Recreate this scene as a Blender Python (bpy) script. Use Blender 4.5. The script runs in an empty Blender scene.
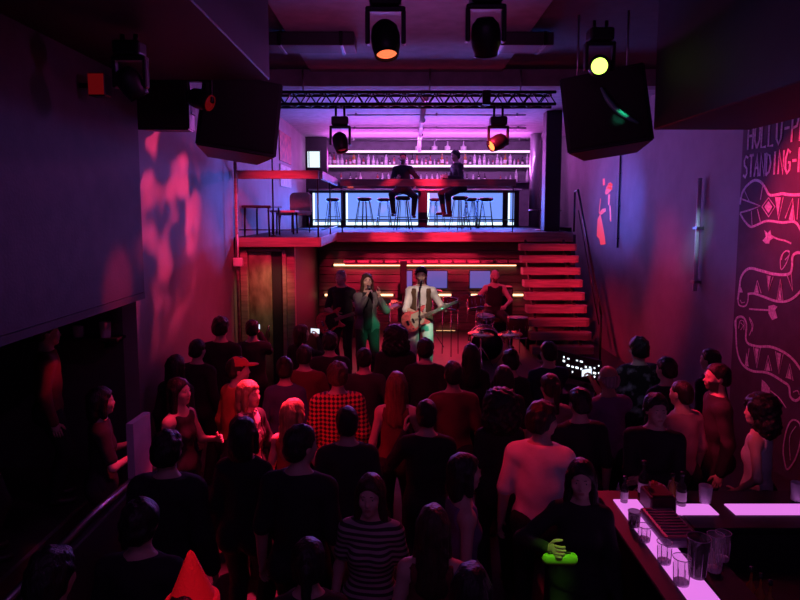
import bpy, bmesh, math, random
import numpy as np
from mathutils import Vector, Matrix
random.seed(7)
C = bpy.context.scene.collection
R_ = math.radians

# ------------------------------------------------------------------ camera
CAM = Vector((0, 0, 3.15)); PITCH = R_(5.5); FPX = 620.0
HORIZON = 213.0; CY = HORIZON + FPX * math.tan(PITCH)
cd = bpy.data.cameras.new('camera'); co = bpy.data.objects.new('camera', cd); C.objects.link(co)
co.location = CAM; co.rotation_euler = (R_(90) - PITCH, 0, 0)
cd.sensor_width = 36; cd.lens = FPX / 800 * 36; cd.shift_y = (CY - 300) / 800; cd.clip_end = 100; cd.clip_start = .05
bpy.context.scene.camera = co

def ray(px, py):
    f = Vector((0, math.cos(PITCH), -math.sin(PITCH))); u = Vector((0, math.sin(PITCH), math.cos(PITCH)))
    return f + Vector((1, 0, 0)) * ((px - 400) / FPX) + u * ((CY - py) / FPX)
def at(px, py, Y=None, Z=None, X=None):
    d = ray(px, py)
    t = (Y - CAM.y) / d.y if Y is not None else (Z - CAM.z) / d.z if Z is not None else (X - CAM.x) / d.x
    return CAM + d * t

# ------------------------------------------------------------------ object helpers
def tag(o, label=None, cat=None, group=None, kind=None):
    if label: o['label'] = label
    if cat: o['category'] = cat
    if group: o['group'] = group
    if kind: o['kind'] = kind
    return o
def empty(name, loc=(0, 0, 0), rz=0):
    o = bpy.data.objects.new(name, None); C.objects.link(o); o.location = loc; o.rotation_euler = (0, 0, rz)
    o.empty_display_size = .1
    return o
def copy_tree(o, parent=None):
    c = o.copy(); C.objects.link(c)
    if parent: c.parent = parent
    for ch in o.children: copy_tree(ch, c)
    return c

class MB:
    def __init__(s): s.V = []; s.F = []; s.M = []; s.S = []
    def add(s, V, F, mi=0, smooth=True):
        b = len(s.V); s.V += [tuple(v) for v in V]
        for f in F: s.F.append([b + i for i in f]); s.M.append(mi); s.S.append(smooth)
    def box(s, c, sz, rot=None, b=.006, mi=0, seg=1):
        bm = bmesh.new(); bmesh.ops.create_cube(bm, size=1)
        bmesh.ops.scale(bm, vec=sz, verts=bm.verts)
        if b > 0:
            bmesh.ops.bevel(bm, geom=bm.edges[:], offset=min(b, min(sz) * .45), segments=seg, affect='EDGES', profile=.5)
        M = Matrix.Translation(c) @ (rot.to_4x4() if rot is not None else Matrix())
        bm.verts.index_update()
        s.add([M @ v.co for v in bm.verts], [[v.index for v in f.verts] for f in bm.faces], mi, False)
        bm.free(); return s
    def bb(s, x0, x1, y0, y1, z0, z1, **k):
        return s.box(((x0 + x1) / 2, (y0 + y1) / 2, (z0 + z1) / 2), (abs(x1 - x0), abs(y1 - y0), abs(z1 - z0)), **k)
    def tube(s, pts, r, n=8, mi=0, caps=True, closed=False):
        pts = [Vector(p) for p in pts]; N = len(pts)
        rr = r if isinstance(r, (list, tuple)) else [r] * N
        V = []; F = []; up = None
        for i, p in enumerate(pts):
            if closed: t = (pts[(i + 1) % N] - pts[i - 1]).normalized()
            else: t = (pts[min(i + 1, N - 1)] - pts[max(i - 1, 0)]).normalized()
            if up is None:
                a = Vector((0, 0, 1)) if abs(t.z) < .9 else Vector((1, 0, 0)); up = (a - t * a.dot(t)).normalized()
            else:
                up = up - t * up.dot(t); up.normalize()
            w = t.cross(up)
            for k in range(n):
                an = 2 * math.pi * k / n; V.append(p + (up * math.cos(an) + w * math.sin(an)) * rr[i])
        for i in range(N if closed else N - 1):
            j = (i + 1) % N
            for k in range(n): F.append([i * n + k, i * n + (k + 1) % n, j * n + (k + 1) % n, j * n + k])
        if caps and not closed: F.append(list(range(n))[::-1]); F.append([(N - 1) * n + k for k in range(n)])
        s.add(V, F, mi, True); return s
    def lathe(s, prof, c=(0, 0, 0), n=16, rot=None, mi=0, smooth=True, caps=True):
        V = []; F = []; c = Vector(c)
        for (r, z) in prof:
            for k in range(n):
                a = 2 * math.pi * k / n; v = Vector((r * math.cos(a), r * math.sin(a), z))
                V.append(c + (rot @ v if rot is not None else v))
        for i in range(len(prof) - 1):
            for k in range(n): F.append([i * n + k, i * n + (k + 1) % n, (i + 1) * n + (k + 1) % n, (i + 1) * n + k])
        if caps and prof[0][0] > 1e-5: F.append(list(range(n))[::-1])
        if caps and prof[-1][0] > 1e-5: F.append([(len(prof) - 1) * n + k for k in range(n)])
        s.add(V, F, mi, smooth); return s
    def prism(s, pts, d0, d1, fr=None, mi=0, smooth=False):
        """outline pts (x,z) extruded along y from d0 to d1, then mapped by fr (4x4)"""
        n = len(pts); V = [Vector((x, d0, z)) for x, z in pts] + [Vector((x, d1, z)) for x, z in pts]
        if fr is not None: V = [fr @ v for v in V]
        F = [list(range(n)), [n + i for i in range(n)][::-1]] + [[i, n + i, n + (i + 1) % n, (i + 1) % n] for i in range(n)]
        s.add(V, F, mi, smooth); return s
    def build(s, name, mats, parent=None, loc=None, rz=0, smooth=None):
        me = bpy.data.meshes.new(name); me.from_pydata(s.V, [], s.F)
        mats = mats if isinstance(mats, (list, tuple)) else [mats]
        for m in mats: me.materials.append(m)
        me.polygons.foreach_set('material_index', s.M)
        me.polygons.foreach_set('use_smooth', [bool(x) if smooth is None else smooth for x in s.S])
        bm = bmesh.new(); bm.from_mesh(me); bmesh.ops.recalc_face_normals(bm, faces=bm.faces); bm.to_mesh(me); bm.free()
        me.update()
        o = bpy.data.objects.new(name, me); C.objects.link(o)
        if parent: o.parent = parent
        if loc is not None: o.location = loc
        o.rotation_euler = (0, 0, rz)
        return o

# ------------------------------------------------------------------ materials
def mat(name, col, rough=.6, metal=0, emit=None, es=0, noise=.15, scale=6, bump=.0, bscale=40, trans=0, spec=.5, stretch=None, col2=None):
    m = bpy.data.materials.new(name); m.use_nodes = True; nt = m.node_tree; b = nt.nodes['Principled BSDF']
    b.inputs['Roughness'].default_value = rough; b.inputs['Metallic'].default_value = metal
    b.inputs['Specular IOR Level'].default_value = spec
    b.inputs['Transmission Weight'].default_value = trans
    tc = nt.nodes.new('ShaderNodeTexCoord'); src = tc.outputs['Object']
    if stretch:
        mp = nt.nodes.new('ShaderNodeMapping'); mp.inputs['Scale'].default_value = stretch
        nt.links.new(src, mp.inputs['Vector']); src = mp.outputs['Vector']
    n = nt.nodes.new('ShaderNodeTexNoise'); n.inputs['Scale'].default_value = scale; n.inputs['Detail'].default_value = 4
    nt.links.new(src, n.inputs['Vector'])
    r = nt.nodes.new('ShaderNodeValToRGB'); r.color_ramp.elements[0].position = .3; r.color_ramp.elements[1].position = .7
    c2 = col2 or tuple(min(1, x * (1 + noise)) for x in col)
    r.color_ramp.elements[0].color = tuple(x * (1 - noise) for x in col) + (1,) if not col2 else tuple(col) + (1,)
    r.color_ramp.elements[1].color = tuple(c2) + (1,)
    nt.links.new(n.outputs['Fac'], r.inputs['Fac']); nt.links.new(r.outputs['Color'], b.inputs['Base Color'])
    if bump:
        n2 = nt.nodes.new('ShaderNodeTexNoise'); n2.inputs['Scale'].default_value = bscale; nt.links.new(src, n2.inputs['Vector'])
        bp = nt.nodes.new('ShaderNodeBump'); bp.inputs['Strength'].default_value = bump; bp.inputs['Distance'].default_value = .02
        nt.links.new(n2.outputs['Fac'], bp.inputs['Height']); nt.links.new(bp.outputs['Normal'], b.inputs['Normal'])
    if emit:
        b.inputs['Emission Color'].default_value = tuple(emit) + (1,); b.inputs['Emission Strength'].default_value = es
    return m
def lamp_mat(name, col, s): return mat(name, (.02, .02, .02), .4, emit=col, es=s)
def checker(name, c1, c2, sc):
    m = mat(name, c1, .9); nt = m.node_tree; b = nt.nodes['Principled BSDF']
    tc = nt.nodes['Texture Coordinate']
    cols = []
    w = None
    for ax in ('X', 'Z'):
        wv = nt.nodes.new('ShaderNodeTexWave'); wv.bands_direction = ax; wv.inputs['Scale'].default_value = sc; wv.wave_profile = 'SIN'
        nt.links.new(tc.outputs['Object'], wv.inputs['Vector']); cols.append(wv)
    ad = nt.nodes.new('ShaderNodeMath'); ad.operation = 'ADD'
    nt.links.new(cols[0].outputs['Fac'], ad.inputs[0]); nt.links.new(cols[1].outputs['Fac'], ad.inputs[1])
    hv = nt.nodes.new('ShaderNodeMath'); hv.operation = 'MULTIPLY'; hv.inputs[1].default_value = .5; nt.links.new(ad.outputs[0], hv.inputs[0])
    r = nt.nodes.new('ShaderNodeValToRGB'); r.color_ramp.elements[0].position = .4; r.color_ramp.elements[1].position = .6
    r.color_ramp.elements[0].color = tuple(c1) + (1,); r.color_ramp.elements[1].color = tuple(c2) + (1,)
    nt.links.new(hv.outputs[0], r.inputs['Fac']); nt.links.new(r.outputs['Color'], b.inputs['Base Color'])
    return m
def stripes(name, c1, c2, sc, ax='Z'):
    m = mat(name, c1, .9); nt = m.node_tree; b = nt.nodes['Principled BSDF']; tc = nt.nodes['Texture Coordinate']
    wv = nt.nodes.new('ShaderNodeTexWave'); wv.bands_direction = ax; wv.inputs['Scale'].default_value = sc
    nt.links.new(tc.outputs['Object'], wv.inputs['Vector'])
    r = nt.nodes.new('ShaderNodeValToRGB'); r.color_ramp.elements[0].position = .45; r.color_ramp.elements[1].position = .55
    r.color_ramp.elements[0].color = tuple(c1) + (1,); r.color_ramp.elements[1].color = tuple(c2) + (1,)
    nt.links.new(wv.outputs['Fac'], r.inputs['Fac']); nt.links.new(r.outputs['Color'], b.inputs['Base Color'])
    return m

M = {}
def mk(k, *a, **kw): M[k] = mat(k, *a, **kw); return M[k]
mk('black_paint', (.017, .015, .02), .6); mk('black_metal', (.015, .015, .017), .35, metal=.6); mk('black_plastic', (.012, .012, .014), .45)
mk('grille', (.012, .012, .013), .7, bump=.6, bscale=220)
mk('chrome', (.7, .7, .72), .18, metal=1); mk('steel', (.32, .32, .34), .35, metal=.9)
mk('wall_plaster', (.26, .245, .26), .75, bump=.15, bscale=25, noise=.12, scale=2.2)
mk('wall_dark', (.075, .07, .085), .8, bump=.1); mk('wall_bar', (.17, .15, .19), .7)
mk('mural_ground', (.085, .065, .075), .85, bump=.1)
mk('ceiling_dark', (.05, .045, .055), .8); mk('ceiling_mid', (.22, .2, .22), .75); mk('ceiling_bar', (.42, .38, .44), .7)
mk('floor_mat', (.035, .033, .038), .35, bump=.1); mk('stage_mat', (.045, .04, .042), .4, bump=.1, bscale=60)
mk('mezz_floor', (.02, .02, .03), .7, spec=.15); mk('wood_red', (.30, .2, .18), .5, stretch=(.6, 6, 6), scale=4, noise=.3, bump=.1)
mk('wood_stage', (.13, .09, .09), .55, stretch=(.5, 4, 8), scale=3, noise=.35)
mk('chalk', (.75, .72, .72), .9, noise=.3, scale=30); mk('red_paint', (.75, .1, .12), .7, noise=.3, scale=25)
M['panel_light'] = lamp_mat('panel_light', (.19, .33, 1.0), 1.0); M['strip_white'] = lamp_mat('strip_white', (.62, .85, 1.0), 2.0)
M['shelf_led'] = lamp_mat('shelf_led', (.95, .55, 1.0), 1.9); M['bar_led'] = lamp_mat('bar_led', (.80, .20, .82), 1.0)
M['stage_led'] = lamp_mat('stage_led', (1.0, .52, .25), 3.5)
M['phone_screen'] = lamp_mat('phone_screen', (.75, .85, 1), 1.3); M['monitor_white'] = lamp_mat('monitor_white', (.75, .95, 1), 1.2)
M['screen_blue'] = lamp_mat('screen_blue', (.12, .10, .42), .9); M['lens_green'] = lamp_mat('lens_green', (.62, 1.0, .12), 3.0)
M['lens_orange'] = lamp_mat('lens_orange', (1.0, .16, .06), 1.6); M['lens_amber'] = lamp_mat('lens_amber', (1, .22, .05), 3)
M['lens_dim'] = lamp_mat('lens_dim', (.5, .008, .012), .16); M['lens_off'] = mat('lens_off', (.25, .22, .3), .08)
M['sign_red'] = lamp_mat('sign_red', (1, .12, .08), 1.0); M['sign_orange'] = lamp_mat('sign_orange', (1, .3, .1), 1.2)
mk('glass_edge', (.55, .42, .6), .1); M['glass_edge'].node_tree.nodes['Principled BSDF'].inputs['Alpha'].default_value = .75
M['figure_red_glow'] = lamp_mat('figure_red_glow', (1, .05, .09), .8)
M['led_dot'] = lamp_mat('led_dot', (.8, .9, 1), 2.0)
mk('glass', (.9, .9, .92), .05); mk('glass_red', (.6, .1, .1), .1); mk('glass_amber', (.6, .3, .08), .1)
mk('glass_dark', (.06, .045, .05), .1); mk('bottle_clear', (.85, .8, .88), .15); M['bottle_clear'].node_tree.nodes['Principled BSDF'].inputs['Alpha'].default_value = .6
mk('label_white', (.8, .78, .76), .7); mk('glass_milk', (.8, .76, .85), .3)
for k, al in (('glass', .10), ('glass_red', .6), ('glass_amber', .55), ('glass_milk', .7), ('glass_dark', .6)): M[k].node_tree.nodes['Principled BSDF'].inputs['Alpha'].default_value = al
mk('skin_fair', (.62, .42, .34), .55, noise=.06); mk('skin_tan', (.48, .29, .21), .55, noise=.06); mk('skin_brown', (.22, .12, .08), .55, noise=.06)
mk('lip', (.42, .16, .15), .5); mk('brow', (.05, .03, .025), .8); mk('eye', (.7, .68, .66), .2, col2=(.65, .62, .6)); mk('stubble', (.16, .1, .08), .8)
mk('iris', (.03, .02, .015), .15)
HS = dict(rough=.45, stretch=(1, 1, .08), scale=60, noise=.4, bump=.5, bscale=90)
mk('hair_black', (.012, .01, .01), **HS); mk('hair_brown', (.05, .027, .017), **HS); mk('hair_red', (.16, .05, .03), **HS); mk('hair_blond', (.42, .27, .13), **HS); mk('hair_grey', (.3, .29, .28), **HS)
CL = dict(rough=.85, bump=.25, bscale=14, noise=.12, scale=8)
for k, c in dict(cl_black=(.018, .017, .022), cl_char=(.035, .033, .038), cl_grey=(.16, .15, .16), cl_white=(.68, .66, .66), cl_red=(.5, .07, .06), cl_navy=(.02, .025, .06), cl_maroon=(.16, .03, .035), cl_pink=(.5, .28, .3), cl_purple=(.2, .1, .24), cl_brown=(.1, .05, .03), cl_olive=(.08, .08, .04), cl_denim=(.06, .08, .15), cl_cream=(.55, .48, .38), cl_orange=(.6, .2, .08), cl_green=(.1, .25, .15)).items(): mk(k, c, **CL)
mk('cl_tiedye', (.012, .012, .015), .85, scale=9, col2=(.5, .5, .56)); M['cl_tiedye'].node_tree.nodes['Color Ramp'].color_ramp.elements[0].position = .52
M['cl_tiedye'].node_tree.nodes['Color Ramp'].color_ramp.elements[1].position = .78
M['cl_plaid'] = checker('cl_plaid', (.03, .015, .02), (.5, .09, .08), 8.0)
M['cl_stripe'] = stripes('cl_stripe', (.05, .04, .05), (.4, .36, .36), 9.0)
mk('cl_scarf', (.8, .76, .74), .85, scale=14, col2=(.1, .08, .08)); mk('shoe', (.02, .018, .018), .4)
mk('lime', (.35, .75, .05), .6); mk('leather', (.03, .02, .018), .4)
M['cl_scarf'].node_tree.nodes['Color Ramp'].color_ramp.elements[0].position = .46; M['cl_scarf'].node_tree.nodes['Color Ramp'].color_ramp.elements[1].position = .52
# ------------------------------------------------------------------ distance fields -> one continuous mesh
def vv(*a): return np.array(a, float)
def nrm(v): return v / (np.linalg.norm(v) + 1e-9)
class Fld:
    def __init__(s, ax): s.ax = ax; s.F = np.full([len(a) for a in ax], .2)
    def prim(s, pr, k=.02, sub=False):
        lo, hi, fn = pr; m = k + .035
        sl = tuple(slice(max(0, np.searchsorted(a, lo[i] - m) - 1), min(len(a), np.searchsorted(a, hi[i] + m) + 1)) for i, a in enumerate(s.ax))
        if any(x.stop <= x.start for x in sl): return
        P = [s.ax[0][sl[0]][:, None, None], s.ax[1][sl[1]][None, :, None], s.ax[2][sl[2]][None, None, :]]
        d = fn(*P); f = s.F[sl]
        if sub:
            d = -d; h = np.clip(.5 - .5 * (f - d) / k, 0, 1) if k > 0 else 0
            s.F[sl] = np.maximum(f, d) if k <= 0 else f * (1 - h) + d * h + k * h * (1 - h)
        else:
            h = np.clip(.5 + .5 * (f - d) / k, 0, 1); s.F[sl] = f * (1 - h) + d * h - k * h * (1 - h)
    def cut(s, o, n):   # keep the side n points away from
        s.F = np.maximum(s.F, (s.ax[0][:, None, None] - o[0]) * n[0] + (s.ax[1][None, :, None] - o[1]) * n[1] + (s.ax[2][None, None, :] - o[2]) * n[2])
def cap(a, b, ra, rb=None, R=None, s=None):
    rb = ra if rb is None else rb; a = np.array(a, float); b = np.array(b, float); r = max(ra, rb)
    lo = np.minimum(a, b) - r; hi = np.maximum(a, b) + r
    def fn(x, y, z):
        q = [x - a[0], y - a[1], z - a[2]]; e = b - a
        if R is not None:
            q = [(R[i][0] * q[0] + R[i][1] * q[1] + R[i][2] * q[2]) / s[i] for i in range(3)]; e = (R @ e) / s
        ee = e @ e + 1e-12; t = np.clip((q[0] * e[0] + q[1] * e[1] + q[2] * e[2]) / ee, 0, 1)
        d = np.sqrt((q[0] - t * e[0]) ** 2 + (q[1] - t * e[1]) ** 2 + (q[2] - t * e[2]) ** 2) - (ra + (rb - ra) * t)
        return d if R is None else d * (min(s) + 1) / 2
    return lo, hi, fn
def ell(c, rad, R=None):
    c = np.array(c, float); rad = np.array(rad, float); m = rad.max(); ext = rad if R is None else np.full(3, m)
    def fn(x, y, z):
        q = [x - c[0], y - c[1], z - c[2]]
        if R is not None: q = [R[i][0] * q[0] + R[i][1] * q[1] + R[i][2] * q[2] for i in range(3)]
        k0 = np.sqrt((q[0] / rad[0]) ** 2 + (q[1] / rad[1]) ** 2 + (q[2] / rad[2]) ** 2)
        k1 = np.sqrt((q[0] / rad[0] ** 2) ** 2 + (q[1] / rad[1] ** 2) ** 2 + (q[2] / rad[2] ** 2) ** 2)
        return k0 * (k0 - 1) / (k1 + 1e-9)
    return c - ext, c + ext, fn
def axis(lo, hi, h, fine=None):
    out = [lo]
    while out[-1] < hi:
        x = out[-1]; out.append(x + (fine[2] if fine and fine[0] - h < x < fine[1] else h))
    return np.array(out)
def nets(fl):
    F = fl.F; ax = fl.ax; ins = F < 0
    n = [k - 1 for k in F.shape]
    cnt = np.zeros(n, np.int8)
    off = [(i, j, k) for i in (0, 1) for j in (0, 1) for k in (0, 1)]
    for i, j, k in off: cnt += ins[i:n[0] + i, j:n[1] + j, k:n[2] + k]
    act = (cnt > 0) & (cnt < 8); I = np.argwhere(act)
    idm = np.full(n, -1, np.int64); idm[act] = np.arange(len(I))
    S = np.zeros((len(I), 3)); N = np.zeros(len(I))
    for a in range(3):
        for u in (0, 1):
            for v in (0, 1):
                o0 = [0, 0, 0]; o1 = [0, 0, 0]; b, c = (a + 1) % 3, (a + 2) % 3
                o0[b] = o1[b] = u; o0[c] = o1[c] = v; o1[a] = 1
                A = I + o0; B = I + o1
                fa = F[A[:, 0], A[:, 1], A[:, 2]]; fb = F[B[:, 0], B[:, 1], B[:, 2]]
                m = (fa < 0) != (fb < 0); t = np.where(m, fa / np.where(m, fa - fb, 1), 0)
                pa = np.stack([ax[q][A[:, q]] for q in range(3)], 1); pb = np.stack([ax[q][B[:, q]] for q in range(3)], 1)
                S += np.where(m[:, None], pa + (pb - pa) * t[:, None], 0); N += m
    V = S / N[:, None]; Q = []
    for a in range(3):
        b, c = (a + 1) % 3, (a + 2) % 3
        sl0 = [slice(1, -1)] * 3; sl0[a] = slice(0, -1); sl1 = [slice(1, -1)] * 3; sl1[a] = slice(1, None)
        f0 = ins[tuple(sl0)]; f1 = ins[tuple(sl1)]; E = np.argwhere(f0 != f1)
        if not len(E): continue
        fw = f0[E[:, 0], E[:, 1], E[:, 2]]
        E = E + [0 if q == a else 1 for q in range(3)]
        def cell(du, dv):
            X = E.copy(); X[:, b] -= du; X[:, c] -= dv; return idm[X[:, 0], X[:, 1], X[:, 2]]
        q = np.stack([cell(1, 1), cell(0, 1), cell(0, 0), cell(1, 0)], 1); q[~fw] = q[~fw][:, ::-1]; Q.append(q)
    return V, np.concatenate(Q)
def smooth_v(V, Q, it=1):
    for _ in range(it):
        S = np.zeros_like(V); n = np.zeros(len(V))
        for k in range(4):
            np.add.at(S, Q[:, k], V[Q[:, (k + 1) % 4]] + V[Q[:, (k + 3) % 4]]); np.add.at(n, Q[:, k], 2)
        V = V * .5 + .5 * S / n[:, None]
    return V
def np_mesh(name, V, Q, mats, mi=None, extra=None):
    V = np.asarray(V); nq = len(Q)
    if extra:
        EV, EF = extra; Q2 = np.array(EF, int) + len(V); V = np.concatenate([V, np.array(EV)]); Q = np.concatenate([Q, Q2])
    me = bpy.data.meshes.new(name); me.vertices.add(len(V)); me.vertices.foreach_set('co', V.ravel())
    me.loops.add(Q.size); me.loops.foreach_set('vertex_index', Q.ravel().astype(np.int32))
    me.polygons.add(len(Q)); me.polygons.foreach_set('loop_start', np.arange(0, Q.size, 4, dtype=np.int32))
    me.polygons.foreach_set('use_smooth', np.ones(len(Q), bool))
    if mi is not None:
        full = np.zeros(len(Q), np.int32); full[:nq] = mi; me.polygons.foreach_set('material_index', full)
    for m in mats: me.materials.append(m)
    me.update(calc_edges=True); me.validate(); return me
def grid_of(prims, h, pad=.04, fines=None):
    lo = np.min([p[0] for p in prims], 0) - pad; hi = np.max([p[1] for p in prims], 0) + pad
    return [axis(lo[i], hi[i], h, fines[i] if fines else None) for i in range(3)]
def ik(a, b, l1, l2, hint):
    d = b - a; L = min(np.linalg.norm(d), l1 + l2 - .002); L = max(L, abs(l1 - l2) + .02); d = nrm(d)
    p = (l1 * l1 - l2 * l2 + L * L) / (2 * L); h = math.sqrt(max(0, l1 * l1 - p * p)); q = nrm(hint - d * (hint @ d))
    return a + d * p + q * h, a + d * L
def rotx(a): c, s = math.cos(a), math.sin(a); return np.array([[1, 0, 0], [0, c, -s], [0, s, c]])
def rotz(a): c, s = math.cos(a), math.sin(a); return np.array([[c, -s, 0], [s, c, 0], [0, 0, 1]])
def roty(a): c, s = math.cos(a), math.sin(a); return np.array([[c, 0, s], [0, 1, 0], [-s, 0, c]])
# arm presets: wrist offset from the shoulder as (outwards, forward, up), elbow hint in the same frame
ARM = dict(down=((.10, .03, -.53), (.3, -1, 0)), loose=((.13, .10, -.49), (.5, -1, 0)), pocket=((.05, .10, -.42), (.8, -.8, 0)), phone=((-.10, .34, .12), (.5, .1, -1)),
           drink=((-.02, .30, -.20), (.5, -.3, -1)), up=((.10, .12, .46), (1, .2, -.3)), wave=((.20, .12, .40), (1, -.2, -.6)), crossed=((-.24, .20, -.28), (.8, .2, -.6)),
           reach=((.05, .48, -.02), (.4, 0, -1)), chin=((-.12, .22, .06), (.6, .1, -1)), lean=((.12, .34, -.34), (.6, -.6, 0)))
def skeleton(o):
    sk = {}; fem = o.get('fem'); lean = o.get('lean', 0); P = vv(0, 0, .93) + vv(*o.get('pelvis', (0, 0, 0)))
    T = rotz(o.get('twist', 0)) @ roty(o.get('side', 0)) @ rotx(-lean)
    r, f, u = T[:, 0], T[:, 1], T[:, 2]; sk.update(P=P, r=r, f=f, u=u, T=T.T, fem=fem)
    sk['N'] = P + u * .52
    sw = .150 if fem else .172
    HR = T @ rotz(o.get('hyaw', 0)) @ rotx(o.get('hpitch', 0) + lean * .6) @ roty(o.get('hroll', 0))
    sk['HR'] = HR; sk['HC'] = sk['N'] + u * .075 + (HR @ vv(0, .022, .105))
    for side, sg in (('R', 1), ('L', -1)):
        S = P + u * .45 + r * sg * sw
        a = o.get('arm' + side, 'down'); tgt, hint = ARM[a] if isinstance(a, str) else a
        tw = S + r * sg * tgt[0] + f * tgt[1] + u * tgt[2]; hv = r * sg * hint[0] + f * hint[1] + u * hint[2]
        E, W = ik(S, tw, .29, .26, hv)
        sk['S' + side], sk['E' + side], sk['W' + side] = S, E, W
        d = nrm(W - E); n = -r * sg
        hn = o.get('palm' + side)
        if hn: n = r * sg * hn[0] + f * hn[1] + u * hn[2]
        hd = o.get('hand' + side)
        if hd: d = nrm(r * sg * hd[0] + f * hd[1] + u * hd[2])
        if abs(d @ n) > .9: n = f
        n = nrm(n - d * (n @ d)); t = np.cross(d, n) * sg
        sk['hd' + side] = (d, n, t)
        Hh = P + r * sg * .09 - u * .03
        foot = o.get('foot' + side, (.10, .0, .085)); A = vv(sg * foot[0], foot[1], foot[2])
        kh = o.get('knee' + side, (.15, 1, .1)); K, A = ik(Hh, A, .43, .425, vv(sg * kh[0], kh[1], kh[2]))
        fy = o.get('toe' + side, .12) * sg; fd = vv(math.sin(fy), math.cos(fy), 0)
        sk['h' + side], sk['K' + side], sk['A' + side], sk['fd' + side] = Hh, K, A, fd
    return sk
def torso(sk, g=0):
    P, r, f, u, T = sk['P'], sk['r'], sk['f'], sk['u'], sk['T']; fm = sk['fem']; L = []
    L.append((cap(P - r * .06, P + r * .06, (.125 if fm else .115) + g, None, T, vv(1, .85, 1)), .03))
    L.append((cap(P + u * .04, P + u * .22, (.135 if fm else .14) + g, (.115 if fm else .135) + g, T, vv(1, .72, 1)), .05))
    L.append((cap(P + u * .24, P + u * .38, (.125 if fm else .15) + g, (.125 if fm else .15) + g, T, vv(1, .7, 1)), .05))
    w = .10 if fm else .12
    L.append((cap(P + u * .45 - r * w, P + u * .45 + r * w, .068 + g, None, T, vv(1, .9, .9)), .05))
    L.append((cap(P + u * .44 - r * .05, P + u * .52, .06 + g, .05 + g), .05)); L.append((cap(P + u * .44 + r * .05, P + u * .52, .06 + g, .05 + g), .05))
    for s in (-1, 1): L.append((cap(P + u * .535 + r * s * .02, P + u * .462 + r * s * w, .040 + g, .05 + g), .04))
    if fm:
        for s in (-1, 1): L.append((ell(P + u * .315 + r * s * .062 + f * .058, vv(.056, .054, .06) + g), .05))
    return L
def arm(sk, s, g=0, t=1.0):
    S, E, W = sk['S' + s], sk['E' + s], sk['W' + s]; L = [(ell(S, vv(.056, .058, .062) * (.88 if sk['fem'] else 1) + g), .03)]; k = .85 if sk['fem'] else 1
    if t <= .53:
        q = t / .53; L.append((cap(S, S + (E - S) * q, .053 * k + g, (.053 - .012 * q) * k + g * 1.3), .03)); return L
    L.append((cap(S, E, .053 * k + g, .041 * k + g), .03)); q = (t - .53) / .47
    L.append((cap(E, E + (W - E) * q, .043 * k + g, (.043 - .015 * q) * k + g), .03)); return L
def legs(sk, g=0, t=1.0):
    L = []
    for s, sg in (('R', 1), ('L', -1)):
        H, K, A = sk['h' + s], sk['K' + s], sk['A' + s]
        L.append((cap(H, K, .09 + g, .06 + g), .02)); L.append((ell(H - sk['f'] * .05 + vv(0, 0, -.01), vv(.09, .085, .1) + g), .03))
        L.append((cap(K, K + (A - K) * t, .057 + g, .057 - .017 * t + g * 1.2), .03))
        if g < .03: L.append((cap(K + (A - K) * .2 - sk['fd' + s] * .02, K + (A - K) * .5 - sk['fd' + s] * .015, .048 + g, .036 + g), .03))
    return L
def head_prims(sk, beardless=True):
    R, c = sk['HR'], sk['HC']; w = lambda x, y, z: c + R @ vv(x, y, z); Rt = R.T; f = .95 if sk['fem'] else 1
    E = lambda p, rad: ell(w(*p), rad, Rt)
    return [(E((0, -.012, .03), (.075 * f, .096, .088)), .02, 0), (E((0, .028, -.035), (.058 * f, .066, .08)), .03, 0), (E((0, .06, -.092), (.027, .026, .022)), .02, 0),
            (cap(w(0, .085, .010), w(0, .101, -.028), .0065, .0105), .010, 0), (E((.010, .092, -.031), (.0075, .009, .007)), .006, 0), (E((-.010, .092, -.031), (.0075, .009, .007)), .006, 0), (cap(w(-.034, .075, .022), w(.034, .075, .022), .010), .014, 0),
            (E((.036, .06, -.028), (.024, .024, .024)), .02, 0), (E((-.036, .06, -.028), (.024, .024, .024)), .02, 0), (cap(w(-.014, .087, -.061), w(.014, .087, -.061), .0085), .01, 0),
            (ell(w(.03, .099, .004), (.012, .012, .009), Rt), .01, 1), (ell(w(-.03, .099, .004), (.012, .012, .009), Rt), .01, 1),
            (E((.076 * f, -.008, -.006), (.011, .022, .033)), .006, 0), (E((-.076 * f, -.008, -.006), (.011, .022, .033)), .006, 0),
            (cap(w(0, -.02, -.06), sk['N'] - sk['u'] * .03, .052 * f, .058 * f, None), .03, 0)]
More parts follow.
